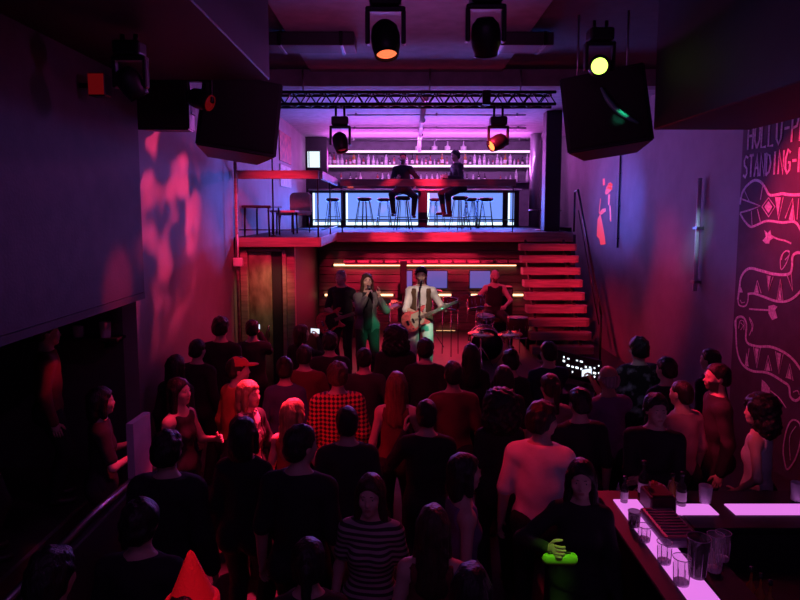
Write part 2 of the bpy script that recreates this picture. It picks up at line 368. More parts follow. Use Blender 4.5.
def fingers(sk, s, curl, V, F):
    sg = 1 if s == 'R' else -1; d, n, t = sk['hd' + s]; W = sk['W' + s]
    def ring(path, r0, r1):
        b = len(V); m = len(path); nn = 6
        for i, p in enumerate(path):
            tt = nrm(path[min(i + 1, m - 1)] - path[max(i - 1, 0)]); a = nrm(np.cross(tt, t + .3 * d)); c = np.cross(tt, a); r = r0 + (r1 - r0) * i / (m - 1)
            if i == m - 1: r *= .55
            for k in range(nn):
                an = 2 * math.pi * k / nn; V.append(p + (a * math.cos(an) + c * math.sin(an)) * r)
        for i in range(m - 1):
            for k in range(nn): F.append([b + i * nn + k, b + i * nn + (k + 1) % nn, b + (i + 1) * nn + (k + 1) % nn, b + (i + 1) * nn + k])
        e = b + (m - 1) * nn; F.append([e, e + 1, e + 2, e + 3]); F.append([e, e + 3, e + 4, e + 5])
    for i, (o, l) in enumerate(((.030, .068), (.010, .077), (-.010, .072), (-.029, .056))):
        p = W + d * .075 + t * o; path = [p, p + d * .02]; ang = 0
        for j, fr in enumerate((.42, .32, .26)):
            ang += curl * (.9 + .08 * i); path.append(path[-1] + (d * math.cos(ang) + n * math.sin(ang)) * l * fr)
        ring(path, .0095, .0075)
    p = W + d * .025 + t * .022; q = nrm(d * .7 + t * .8 + n * .25); p1 = p + q * .045; q2 = nrm(d * .9 + t * .25 + n * (.2 + .5 * curl)); p2 = p1 + q2 * .03
    ring([p, p1, p2, p2 + nrm(q2 + n * .3 * curl) * .024], .0125, .009)
HAIR_FACE = ell((0, .112, -.045), (.074, .085, .12))
def hair_field(style, seed):
    L = []; rnd = np.random.RandomState(seed); noise = .004; g = .012
    if style in ('buzz',): g = .004; noise = .001
    if style == 'thick': g = .022; noise = .008
    base = (ell((0, -.014, .034), (.075 + g, .098 + g, .088 + g)), .02)
    L.append(base); back = [(ell((0, -.06, -.02), (.068 + g, .05 + g, .07)), .02)]
    L += back; cuts = [((0, .03, .02), nrm(vv(0, 1, -.85)))]; bottom = -.075; sub = [(HAIR_FACE, .012)]
    if style == 'long':
        L += [(cap((0, -.07, 0), (0, -.085, -.30), .088, .10, np.eye(3), vv(1, .5, 1)), .03)] + [(cap((s * .07, .0, .02), (s * .085, -.015, -.22), .032, .03), .02) for s in (-1, 1)]; bottom = None
    if style == 'bob':
        L += [(cap((0, -.06, 0), (0, -.065, -.1), .09, .095, np.eye(3), vv(1, .6, 1)), .03)] + [(cap((s * .072, .01, .02), (s * .08, .01, -.11), .03, .028), .02) for s in (-1, 1)]; bottom = None
    if style == 'curly':
        L += [(ell((0, -.03, .045), (.15, .14, .12)), .04), (ell((0, -.06, -.10), (.175, .115, .14)), .05)]; noise = .016; bottom = None
        sub = [(ell((0, .14, -.05), (.068, .13, .135)), .02)]; cuts = []
    if style == 'pony': L += [(ell((0, -.115, .04), (.03, .03, .03)), .015), (cap((0, -.13, .03), (0, -.15, -.2), .035, .018), .02)]
    if style == 'bun': L += [(ell((0, -.08, .115), (.048, .048, .042)), .012)]
    if style == 'bald':
        cuts = [((0, 0, .02), nrm(vv(0, .25, 1)))]; g = .004
    hasdrape = style in ('long', 'bob')
    pr = [p for p, k in L]; ax = grid_of(pr, .011)
    fl = Fld(ax)
    main = [x for x in L]
    if hasdrape:
        for p, k in main[:2]: fl.prim(p, k)
        for o, n in cuts: fl.cut(vv(*o) + vv(0, .02, 0), n)
        for p, k in main[2:]: fl.prim(p, k)
    else:
        for p, k in main[:2]: fl.prim(p, k)
        for o, n in cuts: fl.cut(vv(*o), n)
        if bottom: fl.cut(vv(0, 0, bottom), vv(0, 0, -1))
        for p, k in main[2:]: fl.prim(p, k)
    X, Y, Z = ax[0][:, None, None], ax[1][None, :, None], ax[2][None, None, :]
    ph = rnd.rand(6) * 6
    fl.F = fl.F + noise * (np.sin(70 * X + ph[0] + 3 * np.sin(25 * Z + ph[3])) * np.sin(60 * Y + ph[1] + 20 * Z) * (1 if style != 'curly' else np.sin(55 * Z + ph[2])) )
    for p, k in sub: fl.prim(p, k, True)
    return nets(fl)
HCACHE = {}
NPEOPLE = [0]
def person(loc, rz, label, H=1.72, skin='skin_fair', hair='short', hmat='hair_black', top='cl_black', sleeve=.45, hem=-.06, bottom='cl_black', legs_t=1.0, skirt=None, over=None, beard=False, det=False,
           cap_mat=None, group='audience on the dance floor', extras=None, loose=.014, neck=.545, **o):
    sk = skeleton(o); NPEOPLE[0] += 1; s = H / 1.75; w = lambda x, y, z: sk['HC'] + sk['HR'] @ vv(x, y, z)
    root = None
    # body
    L = [(p, k, 0) for p, k in torso(sk)]
    for a in 'RL':
        L += [(p, k, 0) for p, k in arm(sk, a)]
        d, n, t = sk['hd' + a]; L.append((ell(sk['W' + a] + d * .05, (.040, .052, .0175), np.array([t, d, n])), .02, 0))
        if 'R' == a: L += [(p, k, 0) for p, k in legs(sk)]
        A = sk['A' + a]; L.append((cap(A + vv(0, 0, -.045), A + sk['fd' + a] * .15 + vv(0, 0, -.06), .036, .026), .03, 0))
    hp = head_prims(sk); c = sk['HC']; fh = .0075 if det else .0105; bh = .016 if det else .019
    pr = [p for p, k, z in L] + [p for p, k, z in hp if not z]
    fl = Fld(grid_of(pr, bh, fines=[(c[i] - .13, c[i] + .13, fh) for i in range(3)]))
    for p, k, sb in L + hp: fl.prim(p, k, bool(sb))
    V, Q = nets(fl)
    fc = V[Q].mean(1); lc = (fc - c) @ sk['HR']; mi = np.zeros(len(Q), int)
    m = (lc[:, 1] > .082) & (abs(lc[:, 2] + .061) < .0075) & (abs(lc[:, 0]) < .019); mi[m] = 1
    m = (lc[:, 1] > .06) & (lc[:, 2] > .020) & (lc[:, 2] < .028) & (abs(lc[:, 0]) > .012) & (abs(lc[:, 0]) < .05); mi[m] = 0
    if beard:
        m = (lc[:, 1] > .0) & (lc[:, 2] < -.045 + .02 * (abs(lc[:, 0]) > .04)) & (lc[:, 2] > -.13) & (mi != 1); mi[m] = 3
    EV, EF = [], []
    for a in 'RL': fingers(sk, a, o.get('curl' + a, .35), EV, EF)
    me = np_mesh('person', V * s, Q, [M[skin], M['lip'], M['brow'], M['stubble']], mi, (np.array(EV) * s, EF))
    root = bpy.data.objects.new('person', me); C.objects.link(root); root.location = loc; root.rotation_euler = (0, 0, rz)
    tag(root, label, 'person', group)
    def child(name, V, Q, mts):
        ob = bpy.data.objects.new(name, np_mesh(name, np.asarray(V) * s, Q, mts)); C.objects.link(ob); ob.parent = root; return ob
    for x in (-1, 1):
        mb = MB(); cc = Vector(w(x * .0295, .0715, .004)); Rm = Matrix(sk['HR'].tolist())
        mb.lathe([(0, .0127), (.006, .0111)], cc, 8, Rm @ Matrix.Rotation(-math.pi / 2, 3, 'X'), 1)
        mb.lathe([(.006, .0111), (.0105, .007), (.0125, 0), (.009, -.008), (0, -.0125)], cc, 8, Rm @ Matrix.Rotation(-math.pi / 2, 3, 'X'), 0)
        mb.V = [tuple(y * s for y in v) for v in mb.V]; mb.build('eye', [M['eye'], M['iris']], root)
        if det:
            mb = MB(); mb.tube([Vector(w(x * a, b, z)) * s for a, b, z in ((.014, .0865, .0245), (.028, .085, .0265), (.042, .074, .021))], [.0028 * s, .0034 * s, .0018 * s], 6); mb.build('eyebrow', M['brow'], root)
    # hair
    if hair:
        key = (hair, NPEOPLE[0] % 3)
        if key not in HCACHE: HCACHE[key] = hair_field(hair, NPEOPLE[0] % 3)
        hV, hQ = HCACHE[key]; child('hair', c + hV @ sk['HR'].T, hQ, [M[hmat]])
    if cap_mat:
        f2 = Fld(grid_of([ell((0, -.01, .04), (.09, .115, .1)), ell((0, .14, .05), (.075, .075, .012))], .01))
        f2.prim(ell((0, -.01, .036), (.088, .112, .098)), .01); f2.cut(vv(0, 0, .045), vv(0, 0, -1)); f2.prim(ell((0, .11, .05), (.07, .085, .010)), .008)
        hV, hQ = nets(f2); child('cap', c + hV @ sk['HR'].T, hQ, [M[cap_mat]])
    P, u, r, f = sk['P'], sk['u'], sk['r'], sk['f']
    # trousers
    gl = [(p, k) for p, k in torso(sk, .008)[:2]] + legs(sk, .012, legs_t)
    if skirt:
        gl = gl[:2] + [(cap(P - u * .05, P - u * .05 - vv(0, 0, skirt), .14, .19), .04)]
    fl = Fld(grid_of([p for p, k in gl], .018))
    for p, k in gl: fl.prim(p, k)
    fl.cut(P + u * .10, u)
    V, Q = nets(fl); child('skirt' if skirt else 'trousers', V, Q, [M[bottom]])
    # top
    def garment(name, mt, g, sleeve, hem, neck, slit=None, stretch=0):
        tl = torso(sk, g); arms = []
        for a in 'RL':
            if sleeve > 0: arms += arm(sk, a, g, sleeve)
        if hem < -.08: tl.append((cap(P, P + u * hem, .14 + g, .15 + g, sk['T'], vv(1, .8, 1)), .03))
        fl = Fld(grid_of([p for p, k in tl + arms], .016))
        for p, k in tl: fl.prim(p, k)
        fl.cut(P + u * neck, u); fl.cut(P + u * hem, -u)
        if sleeve <= 0:
            fl.cut(P + u * .51, u)
            for a, sg in (('R', 1), ('L', -1)): fl.prim(ell(sk['S' + a] + r * sg * .02, (.075, .085, .1)), .01, True)
            fl.prim(ell(P + u * (neck + .0) + f * .06, (.085, .09, .07)), .01, True)
        if slit:
            q = P + f * .2
            fl.prim(cap(q + u * .6, q - u * .3, slit * 1.5, slit, sk['T'], vv(1, 2.6, 1)), .008, True)
        for p, k in arms: fl.prim(p, k)
        X, Y, Z = fl.ax[0][:, None, None], fl.ax[1][None, :, None], fl.ax[2][None, None, :]
        fl.F = fl.F + .0035 * np.sin(28 * X + 14 * Z + NPEOPLE[0]) * np.sin(24 * Y - 19 * Z)
        V, Q = nets(fl); return child(name, V, Q, [M[mt]])
    garment('shirt', top, loose if not over else .010, sleeve, hem, neck)
    if over:
        garment(over[0], over[1], .019, over[2], over[3] if len(over) > 3 else -.1, .53, .06)
    for a in 'RL':
        A = sk['A' + a]; fd = sk['fd' + a]; side = vv(fd[1], -fd[0], 0); Rm = np.array([side, fd, vv(0, 0, 1)])
        q = [(cap(A + vv(0, 0, -.01) - fd * .01, A + vv(0, 0, -.035), .050, .048), .02), (cap(A - fd * .025 + vv(0, 0, -.047), A + fd * .155 + vv(0, 0, -.052), .043, .042, Rm, vv(1, 1, .85)), .03)]
        f3 = Fld(grid_of([p for p, k in q], .014))
        for p, k in q: f3.prim(p, k)
        f3.cut(A - vv(0, 0, .083), vv(0, 0, -1)); V, Q = nets(f3); child('shoe', V, Q, [M['shoe']])
    root['_'] = 0; del root['_']
    Rz = Matrix.Rotation(rz, 4, 'Z'); T = Matrix.Translation(loc)
    info = {}
    for a in 'RL':
        d, n, t = sk['hd' + a]; info['grip' + a] = T @ Rz @ (Vector(sk['W' + a] + d * .085 + n * .028) * s)
        info['d' + a] = Rz.to_3x3() @ Vector(d); info['n' + a] = Rz.to_3x3() @ Vector(n); info['t' + a] = Rz.to_3x3() @ Vector(t)
    info['head'] = T @ Rz @ (Vector(c) * s); info['HR'] = Rz.to_3x3() @ Matrix(sk['HR'].tolist()); info['s'] = s; info['root'] = root
    info['mouth'] = T @ Rz @ (Vector(w(0, .10, -.06)) * s); info['P'] = T @ Rz @ (Vector(P) * s); info['sk'] = sk
    return info
# ------------------------------------------------------------------ the setting
ZC = 5.35; ZM = 2.75; YM = 13.0; YB = 19.2; XL = -2.75; XR = 4.75
def struct(mb, name, m): return tag(mb.build(name, m), kind='structure')
struct(MB().bb(-4.7, 4.9, -1.5, 20, -.1, 0, b=0), 'floor', M['floor_mat'])
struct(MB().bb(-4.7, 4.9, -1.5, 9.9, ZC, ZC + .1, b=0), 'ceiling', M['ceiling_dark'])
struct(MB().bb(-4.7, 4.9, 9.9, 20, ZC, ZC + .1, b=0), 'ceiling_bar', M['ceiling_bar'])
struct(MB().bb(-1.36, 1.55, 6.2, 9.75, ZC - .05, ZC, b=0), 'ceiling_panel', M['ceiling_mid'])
mb = MB(); mb.bb(XL, XR, 9.75, 10.05, ZC - .26, ZC, b=.01); struct(mb, 'ceiling_beam', M['ceiling_mid'])
mb = MB(); mb.bb(-2.56, -1.25, 2.9, 6.1, 4.42, ZC, b=.01); struct(mb, 'ceiling_bulkhead_left', M['black_paint'])
mb = MB(); mb.bb(2.45, 3.38, 2.9, 6.1, 3.95, ZC, b=.01); struct(mb, 'ceiling_shade_box_right', M['black_paint'])  # black box put in for the shadowed upper wall
# walls
struct(MB().bb(XL - .15, XL, 6.4, 20, 0, ZC, b=0), 'wall_left', M['wall_plaster'])
struct(MB().bb(XL + .03, XL + .20, -1.5, 6.15, 2.36, ZC, b=.01), 'wall_left_balcony', M['wall_dark'])
struct(MB().bb(-4.7, XL - .15, 6.4, 6.55, 0, ZC, b=0), 'wall_booth_end', M['wall_dark'])
struct(MB().bb(-4.85, -4.7, -1.5, 6.55, 0, ZC, b=0), 'wall_booth_side', M['wall_dark'])
struct(MB().bb(-4.7, XL + .2, -1.5, 6.15, 2.3, 2.36, b=0), 'ceiling_booth', M['ceiling_dark'])
struct(MB().bb(-4.7, -2.95, .5, 6.38, 0, .45, b=.02), 'floor_booth', M['stage_mat'])
struct(MB().bb(XR, XR + .15, 8.45, 20, 0, ZC, b=0), 'wall_right', M['wall_plaster'])
struct(MB().bb(4.6, XR + .15, -1.5, 8.45, 0, ZC, b=0), 'wall_right_mural', M['mural_ground'])
struct(MB().bb(XL, XR, YB, YB + .15, 0, ZC, b=0), 'wall_bar', M['wall_bar'])
# mezzanine: main deck with a wing that comes forward along one wall
mb = MB(); mb.bb(-1.33, 2.62, YM, YB, ZM - .05, ZM, b=0); mb.bb(2.62, 3.62, YM + .02, YB, ZM - .05, ZM, b=0); mb.bb(3.62, XR, 17.2, YB, ZM - .05, ZM, b=0); mb.bb(XL, -1.33, 10.3, YB, ZM - .05, ZM, b=0)
struct(mb, 'floor_mezzanine', M['mezz_floor'])
mb = MB(); mb.bb(-1.33, 3.62, YM - .03, YM + .02, ZM - .20, ZM - .004, b=.006); mb.bb(XL + .02, -1.33, 10.26, 10.32, ZM - .16, ZM - .004, b=.006); mb.bb(-1.36, -1.31, 10.3, YM, ZM - .16, ZM - .004, b=.006)
struct(mb, 'trim_1', M['wood_red'])
struct(MB().bb(-1.99, -1.80, 10.55, 10.65, 0, ZM - .06, b=0).bb(XL, -2.62, 10.55, 10.65, 0, ZM - .06, b=0).bb(-2.62, -1.99, 10.55, 10.65, 2.52, ZM - .06, b=0), 'wall_wing', M['wood_red'])
struct(MB().bb(-1.90, -1.80, 10.65, 13.6, 0, ZM - .06, b=0), 'wall_wing_side', M['black_paint'])
# door under the wing
d = empty('door_1', (0, 0, 0)); tag(d, kind='structure')
ox0, ox1 = at(243, 300, Y=10.5).x, at(287, 300, Y=10.5).x; ix0, ix1 = at(248, 300, Y=10.5).x, at(283, 300, Y=10.5).x
mb = MB(); mb.bb(ox0 - .02, ix0 + .02, 10.42, 10.56, 0, 2.54, b=.01); mb.bb(ix1, ox1, 10.46, 10.56, 0, 2.54, b=.01); mb.bb(ix0, ix1, 10.46, 10.56, 2.50, 2.56, b=.01); mb.build('door_frame', M['wood_red'], d)
mk('door_leaf', (.10, .085, .05), .6, scale=7, col2=(.34, .32, .2), bump=.3, bscale=12, stretch=(1, 1, .45))
dl = MB(); xm = at(272, 300, Y=10.5).x; dl.bb(ix0 + .02, xm, 10.5, 10.54, .02, 2.49, b=.01); leaf = dl.build('door_leaf', M['door_leaf'], d)
MB().tube([(xm - .05, 10.49, 1.05), (xm - .05, 10.44, 1.05), (xm - .05, 10.44, 1.25), (xm - .05, 10.49, 1.25)], .012).build('door_handle', M['chrome'], leaf)
MB().bb(xm, ix1, 10.54, 10.56, 0, 2.5, b=0).build('side_panel', M['black_paint'], d)
# stage
mb = MB(); mb.bb(-1.6, 2.45, 8.75, 13.6, 0, .55, b=.01); struct(mb, 'floor_stage', M['stage_mat'])
mb = MB()
zz = .55
for i in range(12):
    h = .168; c = (ZM - .05 - .55) / 12
    mb.bb(-1.79, 3.64, 13.62 + (.012 if i % 2 else 0), 13.7, zz + i * c, zz + i * c + c - .012, b=.004)
struct(mb, 'wall_stage', M['wood_stage'])
mb = MB()
for i, x in enumerate(np.linspace(-1.1, 2.5, 13)): mb.box((x, 13.5, 2.10), (.25, .2, .05), Matrix.Rotation(.0, 3, 'X'), b=.006)
struct(mb, 'trim_2', mk('slat_pale', (.6, .4, .42), .5))
struct(MB().bb(-1.2, 2.6, 13.4, 13.62, 2.03, 2.07, b=.005), 'trim_3', M['wood_stage'])
# side walls of the stage mouth / under the stairs
struct(MB().bb(3.64, 3.74, 13.2, YB, 0, ZM - .06, b=0), 'wall_stair_side', M['wall_dark'])
# dark pillars at the bar
struct(MB().bb(XL, at(327, 150, Y=18.3).x, 18.3, 18.6, ZM, ZC, b=.01), 'pillar_monitor', M['black_paint'])
struct(MB().bb(at(546, 150, Y=13.6).x, at(562, 150, Y=13.6).x, 13.6, 13.95, ZM, ZC, b=.03, seg=3), 'pillar_mezzanine', M['black_paint'])
mk('column_metal', (.5, .46, .52), .3, metal=.85, stretch=(6, 6, .6), bump=.05)
mb = MB(); mb.lathe([(.15, 0), (.15, ZC - ZM)], (at(535, 180, Y=17.6).x, 17.6, ZM), 24); struct(mb, 'pillar_bar', M['column_metal'])
# ------------------------------------------------------------------ staircase: steep open flight from the mezzanine to the stage floor
st = empty('staircase', (3.0, 12.2, .0)); tag(st, 'steep red-lit wooden open staircase descending from the upper deck edge beside the band', 'staircase')
n = 11; y0, y1 = YM - .06, 11.15; z0, z1 = ZM, .20
for i in range(1, n + 1):
    t = i / n; y = y0 + (y1 - y0) * t; z = z0 + (z1 - z0) * t
    xa, xb = 2.46, 3.63
    mb = MB(); pts = []
    ou = [(xa, y + .13), (xb - .06, y + .13), (xb, y + .10), (xb + .015, y), (xb - .02, y - .10), (xb - .08, y - .13), (xa, y - .13)]
    nn = len(ou); th = .135
    mb.V = [(x - 3.0, yy - 12.2, z) for x, yy in ou] + [(x - 3.0, yy - 12.2, z - th) for x, yy in ou]
    mb.F = [list(range(nn))[::-1], [nn + k for k in range(nn)]] + [[k, (k + 1) % nn, nn + (k + 1) % nn, nn + k] for k in range(nn)]
    mb.M = [0] * len(mb.F); mb.S = [False] * len(mb.F); mb.build('tread', M['wood_red'], st)
for x in (2.62, 3.42):
    mb = MB(); a = Vector((x - 3.0, y0 - 12.2 + .1, z0 - .16)); b = Vector((x - 3.0, y1 - 12.2 - .03, z1 - .17))
    dv = (b - a); L = dv.length; rot = dv.to_track_quat('Y', 'Z').to_matrix()
    mb.box((a + b) / 2, (.05, L, .12), rot, b=.006); mb.build('stringer', M['black_paint'], st)
hr = empty('stair_handrail', (0, 0, 0)); tag(hr, 'thin black metal handrail at the top of the red staircase', 'handrail')
A = at(565, 192, Y=13.2); B = at(572, 191, Y=13.0); Cc = at(588, 244, Y=12.4)
xr = 3.71
MB().tube([(xr, 13.25, 3.60), (xr, 13.02, 3.63), (xr + .0, 12.1, 2.35), (xr, 11.5, 1.55), (xr, 11.3, 1.28)], .022).build('rail', M['black_metal'], hr)
MB().tube([(xr, 13.25, 3.60), (xr, 13.25, ZM)], .02).build('post', M['black_metal'], hr)
MB().tube([(xr, 11.3, 1.28), (xr, 11.3, 0)], .02).build('post', M['black_metal'], hr)
MB().tube([(xr, 12.95, 3.2), (xr, 11.42, 1.08)], .012).build('mid_rail', M['black_metal'], hr)
# ------------------------------------------------------------------ railings of the mezzanine
def railing(name, label, p0, p1, h, posts, board=.16, group=None):
    t = empty(name, p0); tag(t, label, 'railing', group)
    dv = Vector(p1) - Vector(p0); L = dv.length; rot = Vector((dv.x, dv.y, 0)).to_track_quat('X', 'Z').to_matrix()
    MB().box(dv / 2 + Vector((0, 0, h)), (L, .05, board), rot, b=.008).build('top_board', M['wood_red'], t)
    for k in posts:
        q = dv * k; MB().tube([q + Vector((0, 0, 0)), q + Vector((0, 0, h - board / 2))], .013, 8).build('post', M['black_metal'], t)
    MB().tube([Vector((0, 0, .12)), dv + Vector((0, 0, .12))], .008, 6).build('bottom_rail', M['black_metal'], t)
    return t
railing('balcony_railing', 'red board railing above the door, along the front of the wing', (-2.72, 10.34, ZM), (-1.34, 10.34, ZM), 1.03, (0.02, .985), .14)
railing('balcony_railing', 'purple-lit side railing of the wing running back towards the bar', (-1.31, 10.42, ZM), (-1.31, 12.95, ZM), 1.03, (.5,), .14)
railing('balcony_railing', 'red-orange lit board railing above the band, in front of the bar', (-1.25, 13.06, ZM), (2.42, 13.06, ZM), 1.03, (.01, .985), .15)
# ------------------------------------------------------------------ bar upstairs
YF = 17.5
bar = empty('bar_counter', (.4, YF, ZM)); tag(bar, 'long upstairs bar counter with glowing pale blue front panels', 'bar counter')
def bx(px): return at(px, 205, Y=YF).x - .4
zt = at(400, 189, Y=YF).z - ZM; zp1 = at(400, 193, Y=YF).z - ZM; zp0 = at(400, 221.5, Y=YF).z - ZM
MB().bb(bx(311), bx(519), .02, .62, 0, zt - .05, b=.01).build('cabinet', M['black_paint'], bar)
MB().bb(bx(309), bx(521), -.08, .66, zt - .05, zt, b=.012).build('counter_top', M['steel'], bar)
for a, b in ((313, 341), (346, 418), (427.5, 502.5), (508, 514)):
    p = MB().bb(bx(a), bx(b), -.005, .02, zp0, zp1, b=0).build('light_panel', M['panel_light'], bar)
    MB().bb(bx(a), bx(b), -.012, .0, zp0 - .10, zp0 - .02, b=0).build('light_strip', M['strip_white'], bar)
    MB().bb(bx(a), bx(a) + .05, -.012, -.004, zp0, zp1, b=0).build('edge_light', M['strip_white'], p)
for a, b in ((310, 313), (341, 346), (418, 427.5), (502.5, 508), (514, 519)):
    MB().bb(bx(a), bx(b), -.03, .02, 0, zt - .05, b=.006).build('frame_post', M['black_metal'], bar)
ft = MB().tube([(bx(313), -.14, .21), (bx(516), -.14, .21)], .02, 8).build('foot_rail', M['black_metal'], bar)
# back shelves
mk('shelf_body', (.12, .09, .14), .4)
def shelf(label, px0, px1, py, m, gap=None):
    a = at(px0, py, Y=YB - .3); b = at(px1, py, Y=YB - .3)
    t = empty('wall_shelf', ((a.x + b.x) / 2, YB - .15, a.z)); tag(t, label, 'shelf', None); L = (b.x - a.x) / 2
    MB().bb(-L, L, -.13, .148, -.04, 0, b=.004).build('board', M['shelf_body'], t)
    if m: MB().bb(-L, L, -.148, -.128, -.062, .002, b=0).build('light_edge', m, t)
    return a.z, a.x, b.x
s1 = shelf('topmost glowing shelf of the back bar with four squat bottles', 343, 530, 150.5, M['shelf_led'])
s2 = shelf('glowing middle shelf of the back bar crowded with bottles', 326, 530, 165, M['shelf_led'])
s3 = shelf('unlit lowest shelf of the back bar half behind the railing', 328, 530, 181.5, None)
BP = {  # bottle outlines, height 1
 'tall': [(.13, 0), (.135, .02), (.135, .55), (.11, .63), (.05, .72), (.045, .92), (.055, .93), (.055, .98), (0, 1)],
 'round': [(.17, 0), (.18, .03), (.18, .4), (.13, .52), (.05, .62), (.045, .9), (.06, .91), (.06, .98), (0, 1)],
 'square': [(.16, 0), (.165, .02), (.165, .6), (.15, .66), (.05, .72), (.05, .9), (.065, .91), (.065, .99), (0, 1)],
 'squat': [(.22, 0), (.26, .06), (.27, .2), (.2, .38), (.09, .48), (.06, .6), (.055, .84), (.1, .86), (.1, .98), (0, 1)],
 'jug': [(.15, 0), (.2, .1), (.2, .25), (.12, .45), (.06, .6), (.07, .95), (.08, 1)]}
GLS = [('bottle_clear', 'clear'), ('glass_milk', 'milky white'), ('glass_red', 'red'), ('glass_dark', 'dark'), ('glass_amber', 'amber')]
def bottle_mesh(kind, gm, lab):
    key = (kind, gm, lab)
    if key not in BMESH:
        mb = MB(); pr = BP[kind]; mb.lathe(pr, n=12)
        mb.lathe([(pr[-2][0] + .008, .88), (pr[-2][0] + .01, .90), (pr[-2][0] + .01, 1.0), (0, 1.005)], n=12, mi=1)
        if lab: r = max(p[0] for p in pr) + .004; mb.lathe([(r, .14), (r, .40)], n=12, mi=2, caps=False)
        o = mb.build('bottle', [M[gm], M['black_plastic'], M['label_white']]); BMESH[key] = o.data; bpy.data.objects.remove(o)
    return BMESH[key]
BMESH = {}; ORD = 'first second third fourth fifth sixth seventh eighth ninth tenth eleventh twelfth thirteenth fourteenth fifteenth sixteenth seventeenth eighteenth nineteenth twentieth'.split()
def ordn(i): return ORD[i] if i < 20 else {20: 'twenty', 30: 'thirty', 40: 'forty'}[(i + 1) // 10 * 10] + '-' + ORD[(i + 1) % 10 - 1] if (i + 1) % 10 else {30: 'thirtieth', 40: 'fortieth', 50: 'fiftieth'}[i + 1]
def bottle(loc, kind, gi, h, label, group, lab=True):
    o = bpy.data.objects.new('bottle', bottle_mesh(kind, GLS[gi][0], lab)); C.objects.link(o); o.location = loc; o.scale = (h * (.8 if kind != 'squat' else 1),) * 2 + (h,); o.rotation_euler = (0, 0, random.random() * 6)
    return tag(o, label, 'bottle', group)
for i, px in enumerate((418, 434.5, 447.5, 463.5)):
    p = at(px, 150, Y=YB - .17); bottle((p.x, YB - .17, s1[0] + .002), 'squat', 1, .33, f'squat pale bottle on the topmost glowing bar shelf, {ordn(i)} from the hanging pipe', 'squat bottles on the topmost bar shelf')
rn = random.Random(3); i = 0; px = 330.0; kinds = ['tall', 'round', 'square']
pat = {356: 1, 360: 1, 370: 1, 375: 1, 386: 1, 474: 1, 478: 1, 482: 1, 512: 0}
while px < 529:
    if not (398 < px < 404 or 451 < px < 462.5):
        big = any(abs(px - q) < 2 for q in pat); gi = 1 if big else rn.choice([0, 0, 3, 2, 2, 0, 4]); kd = rn.choice(kinds)
        h = rn.uniform(.34, .42) if big or px < 345 or rn.random() < .35 else rn.uniform(.2, .31)
        p = at(px, 165, Y=YB - .17); bottle((p.x, YB - .17, s2[0] + .002), kd, gi, h, f'{GLS[gi][1]} {kd} bottle on the glowing middle bar shelf, {ordn(i)} from the monitor end', 'bottles on the glowing middle bar shelf'); i += 1
    px += rn.uniform(3.6, 5.2)
i = 0; px = 335.0
while px < 528:
    if rn.random() < .8:
        end = px > 514; gi = 1 if end or rn.random() < .3 else rn.choice([0, 3, 2]); kd = rn.choice(kinds); h = rn.uniform(.36, .46) if end else rn.uniform(.2, .32)
        p = at(px, 181, Y=YB - .17); bottle((p.x, YB - .17, s3[0] + .002), kd, gi, h, f'{GLS[gi][1]} {kd} bottle on the unlit lowest bar shelf, {ordn(i)} from the monitor end', 'bottles on the unlit lowest bar shelf'); i += 1
    px += rn.uniform(4.2, 6.2)
# bar stools
def make_stool(label, loc, rz, seat_h=.80, sw=.19):
    t = empty('bar_stool', loc, rz); tag(t, label, 'stool', 'bar stools upstairs')
    MB().lathe([(0, seat_h - .10), (sw * .75, seat_h - .10), (sw, seat_h - .07), (sw + .01, seat_h - .02), (sw - .03, seat_h), (0, seat_h)], n=20).build('seat', M['leather'], t)
    for sx, sy in ((1, 1), (1, -1), (-1, 1), (-1, -1)):
        MB().tube([(sx * .1, sy * .1, seat_h - .09), (sx * .19, sy * .19, 0)], .012, 6).build('leg', M['black_metal'], t)
        MB().tube([(sx * .07, sy * .1, seat_h - .09), (sx * .13, sy * .17, 0.02)], .007, 6).build('strut', M['black_metal'], t)
    q = .155; MB().tube([(q, q, .3), (-q, q, .3), (-q, -q, .3), (q, -q, .3)], .009, 6, closed=True).build('foot_ring', M['black_metal'], t)
    return t
stools = [(333, 16.9, 'black bar stool cut by the dark frame post next to the monitor pillar'), (364.5, 16.3, 'large black bar stool standing alone in front of the wide blue panel'), (384, 16.9, 'black bar stool just beside the legs of the bearded bar guest'),
          (436, 16.9, 'black bar stool half hidden behind the knee of the leaning bar guest'), (470, 16.6, 'black bar stool crowding the leaning bar guest, before the second wide panel'), (477, 17.05, 'black bar stool in the middle of the stool cluster near the metal column'), (486, 16.4, 'black bar stool with a clear seat outline nearest the metal column')]
for i, (px, Y, lb) in enumerate(stools):
    p = at(px, 215, Y=Y); make_stool(lb.replace('nearest', 'next to'), (p.x, Y, ZM), .35 + i * .7)
# little price displays on the counter's front
for px, m, lb in ((350.5, 'sign_red', 'tiny glowing red display hanging under the counter edge by the stools'), (403.5, 'sign_orange', 'tiny glowing orange display on the counter edge behind a seated guest')):
    p = at(px, 187.6, Y=YF - .11); t = empty('counter_display', (p.x, YF - .11, ZM + zt - .02)); tag(t, lb, 'display', 'price displays on the upstairs counter')
    MB().bb(-.1, .1, -.02, .025, 0.021, .13, b=.008).build('housing', M['black_plastic'], t)
    mb = MB()
    for k in range(3):
        x = -.075 + k * .055; mb.bb(x, x + .012, -.024, -.02, .035, .11, b=0, mi=0); mb.bb(x, x + .04, -.024, -.02, .098, .11, b=0); mb.bb(x + .03, x + .042, -.024, -.02, .035, .11, b=0); mb.bb(x, x + .04, -.024, -.02, .065, .077, b=0)
    mb.build('digits', M[m], t)
